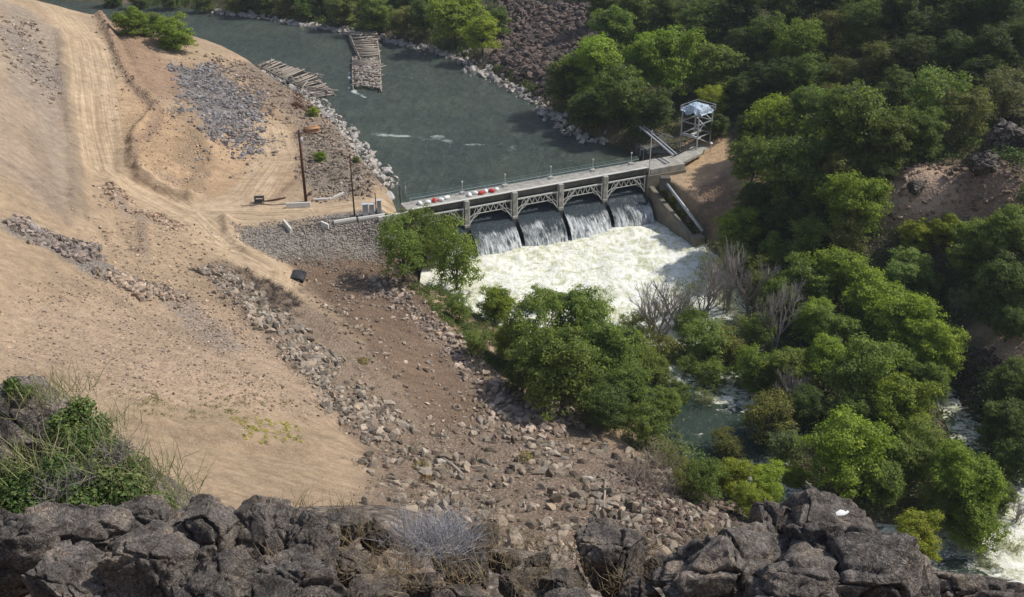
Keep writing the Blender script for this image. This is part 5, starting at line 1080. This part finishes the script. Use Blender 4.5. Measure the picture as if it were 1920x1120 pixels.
x, y = scat(wp([(430,780),(560,800),(570,840),(460,840)]), 70, .4); leafmass('yellow_flowers', "scattered yellow flowers on the tan slope", x, y, .32, 30, .06, [(.55,.52,.05),(.45,.45,.06),(.2,.24,.06)], 1.3)
x, y = scat(wp([(180,720),(440,730),(560,760),(300,790)]), 90, .45); leafmass('weeds', "sparse low weeds on the tan slope", x, y, .35, 22, .07, [(.20,.20,.07),(.26,.24,.10)], 1.4)
x, y = np.array([on(680,680)[0], on(790,880)[0], on(800,905)[0], on(985,860)[0]]), np.array([on(680,680)[1], on(790,880)[1], on(800,905)[1], on(985,860)[1]])
leafmass('bank_shrubs', "small rusty and yellow plants in the rubble", x, y, .9, 260, .09, [(.22,.13,.04),(.28,.24,.06)], 1.2)
# brush heaps: grey twiggy masses on the rubble
def twigs(name, label, pts, h, per, w, cols, up=.5, kind='stuff', cat='brush', zs=None):
    r = RNG; VV = []; n = len(pts); li = np.repeat(np.arange(n), per); m_ = len(li); b = np.array(pts)[li] + np.c_[r.normal(0, h * .28, (m_, 2)), np.zeros(m_)]
    d = np.c_[r.normal(0, 1, (m_, 2)), np.abs(r.normal(up, .5, m_))]; d /= np.linalg.norm(d, axis=1)[:, None]; L = h * r.uniform(.4, 1.1, (m_, 1))
    e = b + d * L; s_ = np.cross(d, r.normal(size=(m_, 3))); s_ /= np.linalg.norm(s_, axis=1)[:, None]; mid = (b + e) / 2 + r.normal(0, .06 * h, (m_, 3))
    V = np.stack([b - s_ * w, b + s_ * w, mid + s_ * w * .8, e + s_ * w * .2, e - s_ * w * .2, mid - s_ * w * .8], 1).reshape(-1, 3); i = np.arange(m_)[:, None] * 6
    Fc = np.concatenate([i + np.array([[0, 1, 2, 5]]), i + np.array([[5, 2, 3, 4]])]); cc = np.array(cols)[r.randint(0, len(cols), m_)] * r.uniform(.7, 1.3, (m_, 1))
    kw = dict(label=label, category=cat)
    if kind: kw['kind'] = kind
    return link(name, np_mesh(name, V, Fc, M['blade'], False, {'Col': ('FLOAT_COLOR', np.repeat(np.c_[cc, np.ones(m_)], 6, 0))}), **kw)
def gp(l): return [on(*p) for p in l]
bx_, by_ = scat(wp([(410,510),(470,505),(560,560),(560,600),(470,580)]), 60); twigs('brush_heap', "heap of grey brown brush on the rubble left of the culvert", [(a, b, Tz(a, b)) for a, b in zip(bx_, by_)], 1.3, 50, .02, [(.16,.13,.11),(.10,.085,.075)])
bx_, by_ = scat(wp([(350,140),(420,130),(470,190),(480,270),(400,250)]), 420, 0, 3); twigs('driftwood_brush', "grey brush lying over the blue grey riprap", [(a, b, Tz(a, b)) for a, b in zip(bx_, by_)], .9, 16, .025, [(.24,.23,.23),(.16,.16,.16)], .2)
bx_, by_ = scat(wp([(1120,860),(1260,860),(1340,960),(1240,940)]), 60); twigs('dead_brush', "tangle of dead brown branches at the edge of the talus", [(a, b, Tz(a, b)) for a, b in zip(bx_, by_)], 2.2, 26, .028, [(.20,.15,.12),(.30,.25,.20)], .5)
bx_, by_ = scat(wp([(560,240),(700,330),(690,360),(590,365),(565,300)]), 90); twigs('bank_brush', "dry brown brush on the bank behind the poles", [(a, b, Tz(a, b)) for a, b in zip(bx_, by_)], .8, 26, .022, [(.22,.17,.12),(.16,.16,.08)], .4)
for nm_, lb_, poly_, n_, h_, per_ in [('talus_brush', "dry grey brown twigs and weeds among the talus rocks", [(700,830),(900,800),(1100,820),(1260,880),(1360,960),(1400,1040),(1260,1080),(720,1080),(700,960)], 420, .7, 20), ('rubble_brush', "dry twigs and weeds among the rubble", [(400,500),(480,500),(620,590),(740,720),(830,820),(760,860),(640,800),(560,700),(480,620)], 260, .6, 18)]:
    bx_, by_ = scat(wp(poly_), n_, .45, 1.5); bz_ = T(bx_, by_); twigs(nm_, lb_, list(zip(bx_, by_, bz_)), h_, per_, .014, [(.24,.19,.14),(.17,.14,.11),(.30,.26,.17),(.16,.17,.07)], .5)
# log pile
t = thing('log_pile', "pile of fresh orange logs and branches on the bank behind the tall pole", 'log pile', on(585, 248), .3)
for k in range(16):
    y0 = -1.4 + (k % 6) * .5; z0 = .2 + (k // 6) * .38; a = random.uniform(-.12, .12); L = random.uniform(2.2, 3.4)
    MB().tube([(-L / 2, y0 - a, z0 + random.uniform(-.1, .1)), (L / 2, y0 + a * 4, z0 + random.uniform(-.1, .2))], [.2, .15], 8).build('log', M['log_cut'], t, True)
bx_, by_ = scat(wp([(545,170),(585,180),(580,215),(545,205)]), 24); twigs('stump_pile', "dark brown roots and stumps on the bank above the log pile", [(a, b, Tz(a, b)) for a, b in zip(bx_, by_)], 1.4, 30, .06, [(.16,.08,.045),(.09,.05,.03)], .4)

# log cribs in the river
def crib(name, label, corners, z0, rows, fill, lv=3, nseg=3):
    w = [P(*c, WU) for c in corners]; base = w[0]; t = thing(name, label, 'log crib', (base[0], base[1], WU)); q = [Vector(p - base) for p in w]   # 0-1 long side, 3-2 the other long side
    for s0, s1 in ((q[0], q[1]), (q[3], q[2])):
        for l in range(lv):
            for k in range(nseg):
                a = s0.lerp(s1, k / nseg); b = s0.lerp(s1, (k + 1) / nseg + .03); z = z0 + l * .42
                MB().tube([a + Vector((0, 0, z + random.uniform(-.06, .06))), b + Vector((random.uniform(-.2, .2), 0, z + random.uniform(-.1, .1)))], [.2, .17], 7).build('side_log', M['log'], t, True)
    for k in range(rows):
        f_ = (k + .5) / rows + random.uniform(-.008, .008); a = q[0].lerp(q[1], f_); b = q[3].lerp(q[2], f_ + random.uniform(-.03, .03)); e = (b - a) * random.uniform(-.08, .12); zz = z0 + (lv - .6) * .42 + random.uniform(-.12, .12)
        if random.random() < (.45 if fill > 300 else .15): continue
        MB().tube([a - e + Vector((0, 0, zz)), b + e + Vector((0, 0, zz + random.uniform(-.15, .15)))], [.19, .15], 7).build('cross_log', M['log'], t, True)
    for k in range(9):
        a = q[0].lerp(q[1], random.random()).lerp(q[3].lerp(q[2], random.random()), random.random()); an = random.uniform(0, 6.28); L_ = random.uniform(1, 2.6); z = z0 + lv * .42 + .1
        MB().tube([a + Vector((math.cos(an) * L_, math.sin(an) * L_, z + random.uniform(-.3, .5))), a - Vector((math.cos(an) * L_, math.sin(an) * L_, -z))], [.17, .11], 7).build('loose_log', M['log'], t, True)
    n = fill; fr_ = RNG.uniform(0.02, .98, n); fs = RNG.uniform(.05, .95, n); A = np.array([q[0].lerp(q[1], a).lerp(q[3].lerp(q[2], a), b)[:2] for a, b in zip(fr_, fs)])
    if n:
        o = rocks_mesh('rock_fill', A[:, 0], A[:, 1], sizes(n, .25, .7, 2), tints(n, (.33, .30, .27), .25), SM1, .2, np.full(n, z0 + (.75 if fill > 300 else .35)) + RNG.uniform(-.2, .25, n), kind='stuff'); o.parent = t
    return t
crib('log_crib', "long log crib standing on the far side of midstream, running down from the far bank", [(654,70),(676,118),(712,116),(706,66)], .0, 26, 160, 4, 3)
crib('log_crib', "rock filled log crib in midstream with white water around its lower end", [(662,112),(662,168),(715,172),(712,112)], -.15, 26, 420, 3, 3)
crib('log_crib', "long log crib beside the near river bank, upper one of the pair there", [(484,128),(560,166),(600,150),(508,118)], -.2, 24, 60, 3, 3)
crib('log_crib', "short grid of logs at the lower end of the near bank crib", [(562,162),(596,186),(628,180),(598,152)], -.2, 12, 10, 2, 2)
t = thing('driftwood_log', "pale driftwood log lying across the head of the near bank crib", 'log', P(500, 122, WU + .8)); MB().tube([(0, 0, 0), (1.6, .6, .2), (3.2, .4, .9)], [.25, .2, .1], 7).build('stem', M['log'], t, True)

# a few logs in the rubble and rocks face on the right
for (a, b, r_, lb) in [((832,868),(868,898),.22,"weathered log lying in the talus beside the rusty shrub"),((1135,905),(1132,960),.14,"pale upright snag in the talus")]:
    p0 = on(*a); p1 = on(*b); p1[2] += .3; t = thing('dead_log', lb, 'log', p0); MB().tube([(0, 0, .25), Vector(p1 - p0) * .5 + Vector((0, 0, .4)), Vector(p1 - p0) + Vector((0, 0, .2))], [r_, r_ * .85, r_ * .6], 8).build('stem', M['log'], t, True)
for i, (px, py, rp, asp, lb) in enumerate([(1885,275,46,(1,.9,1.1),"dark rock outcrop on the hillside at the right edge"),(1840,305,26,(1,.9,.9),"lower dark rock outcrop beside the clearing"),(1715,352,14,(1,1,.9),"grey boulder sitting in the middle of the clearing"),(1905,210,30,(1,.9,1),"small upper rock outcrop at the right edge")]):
    p = hfar(px, py + rp * .5); tt = np.linalg.norm(p - np.array([0, 0, CZ])) / np.linalg.norm(ray(px, py)); basalt(px, py, rp, tt, asp, 1200 + i * 5, lb, (.045, .04, .038), name='rock_outcrop')  # dark rock, its tint deepened further to stand in for shade

# ------------------------------------------------------------------ near plants
def nearpt(px, py, t_): return np.array([0, 0, CZ]) + ray(px, py) * t_
def near_bush(label, pts, hh, n, cols, size, name='bush'):
    r = RNG; c0 = np.array([nearpt(*p[:3]) for p in pts]); rad = np.array([p[3] for p in pts]); w = rad ** 2 / (rad ** 2).sum(); li = r.choice(len(pts), n, p=w)
    d = r.normal(size=(n, 3)); d /= np.linalg.norm(d, axis=1)[:, None]; c = c0[li] + d * (rad[li] * r.uniform(.35, 1.08, n))[:, None]; nr = d + r.normal(0, .6, d.shape) + np.array((0, 0, .4)); nr /= np.linalg.norm(nr, axis=1)[:, None]
    V, Fc = leafquads(c, nr, size * r.uniform(.5, 1.4, n), r); g = r.uniform(0, 1, (n, 1)); cc = np.array(cols)[(fbm(c[:, 0] * 2, c[:, 1] * 2, c[:, 2] * 2, o=2) * .5 + .5 > r.uniform(.2, .8, n)).astype(int) % len(cols)] * r.uniform(.6, 1.35, (n, 1))
    b = c0[0] * 1.0; b[2] -= rad[0]; t = thing(name, label, 'bush', b)
    o = link('foliage', np_mesh('foliage', V - b, Fc, M['blade'], False, {'Col': ('FLOAT_COLOR', np.repeat(np.c_[cc, np.ones(n)], 4, 0))}), t)
    mb = MB()
    for q, rr in zip(c0, rad):
        for k in range(7): e = Vector(q - b) + Vector((random.gauss(0, rr * .4), random.gauss(0, rr * .3), random.uniform(-.2, .7) * rr)); s0 = Vector(q - b) + Vector((random.gauss(0, rr * .3), 0, -rr * 1.2)); mb.tube([s0, s0.lerp(e, .5) + Vector((.03, 0, .02)), e], [.018, .012, .006], 4, False)
    mb.build('stems', M['pale_bark'], t)
near_bush("leafy green bush on the ledge in front of the dark boulder at the left", [(40,945,17.6,.5),(110,905,17.8,.55),(190,900,17.8,.5),(250,930,17.6,.42),(10,905,17.8,.45),(300,950,17.4,.3),(150,945,17.3,.4)], 1, 14000, [(.10,.165,.045),(.19,.235,.075),(.13,.19,.04)], .036)
near_bush("green bush climbing the right side of the dark boulder", [(120,800,18.6,.32),(150,770,18.8,.28),(160,840,18.4,.42),(210,850,18.4,.34),(250,880,18.2,.3),(185,800,18.7,.25)], 1, 8500, [(.095,.165,.045),(.17,.225,.06)], .034)
near_bush("small green sprig on the top left of the dark boulder", [(22,722,18.8,.16),(50,735,18.8,.13)], 1, 500, [(.09,.15,.03),(.12,.18,.04)], .04)
near_bush("small green plant between rim rocks of the foreground ledge", [(382,962,15.6,.10)], 1, 220, [(.10,.18,.03),(.12,.2,.04)], .03)
def near_twigs(name, label, pts, h, per, w, cols, up, sp=.35): 
    q = [nearpt(*p) for p in pts]; return twigs(name, label, q, h, per, w, cols, up, 'stuff' if 'grass' in name else None, 'grass' if 'grass' in name else 'bush')
near_twigs('grass_tufts', "pale dry grass stems around the foreground bush", [(60,760,18.6),(100,750,18.7),(140,740,18.8),(200,830,18.3),(230,870,18.1),(270,900,17.8),(300,930,17.6),(330,960,17.3),(60,880,17.4),(100,850,17.8),(20,870,17.6),(180,880,17.6),(310,890,17.9),(340,930,17.5),(220,800,18.6)], .75, 60, .006, [(.42,.38,.22),(.34,.33,.16),(.22,.26,.09)], 1.6)
near_twigs('twig_bush', "grey white leafless twig bush on the middle of the ledge", [(770,1010,16.2),(800,1015,16.1),(830,1005,16.2),(855,1010,16.2),(815,1035,15.9),(785,1035,15.9),(850,1030,16)], .62, 150, .005, [(.42,.41,.42),(.32,.31,.32),(.50,.49,.50)], 1.1)
near_twigs('dry_twig_bush', "grey leafless twigs in the middle of the green bush", [(190,870,17.8),(215,860,17.8),(240,850,17.9),(150,900,17.3),(100,930,17.0)], .5, 60, .006, [(.33,.29,.28),(.25,.21,.20)], 1.1)
near_twigs('dry_grass', "dry golden grass tufts between the basalt blocks", [(640,1020,15.7),(700,1060,15.3),(730,1075,15.0),(760,1070,15),(770,1100,14.6),(620,1085,14.8),(930,1040,15.8),(960,1060,15.4),(1100,1060,15.4),(1240,1090,15),(1020,1080,15.3),(1080,1110,14.8),(1160,1100,14.9),(980,1110,14.7),(900,1090,15.0),(840,1060,15.5),(680,1000,16.2),(650,960,16.6),(1270,1060,15.6),(1220,1030,16),(1060,1030,16),(1350,1040,15.8),(520,1060,15.2),(230,1060,14.9),(330,1050,15.2),(450,1060,14.9),(1330,1010,16.2),(1300,1050,15.6),(740,1040,15.6),(1420,1110,14.2),(860,1095,14.6),(560,960,16.2),(940,1000,16.4),(1000,1020,16.2)], .42, 60, .0045, [(.36,.28,.16),(.30,.22,.12),(.26,.21,.14)], 1.4)
print("objects", len(D.objects))

# thin summer haze filling the gorge air
mh = D.materials.new('haze_air'); mh.use_nodes = True; nh = mh.node_tree; nh.nodes.clear(); oh = nh.nodes.new('ShaderNodeOutputMaterial'); vh = nh.nodes.new('ShaderNodeVolumePrincipled')
vh.inputs['Density'].default_value = .00014; vh.inputs['Color'].default_value = (.86, .92, 1, 1); vh.inputs['Anisotropy'].default_value = .2; nh.links.new(vh.outputs[0], oh.inputs['Volume'])
MB().box((-4000, -3000, -60), (4000, 5000, 420)).build('haze', mh, None, kind='stuff', label="thin pale haze in the air of the gorge", category='haze')
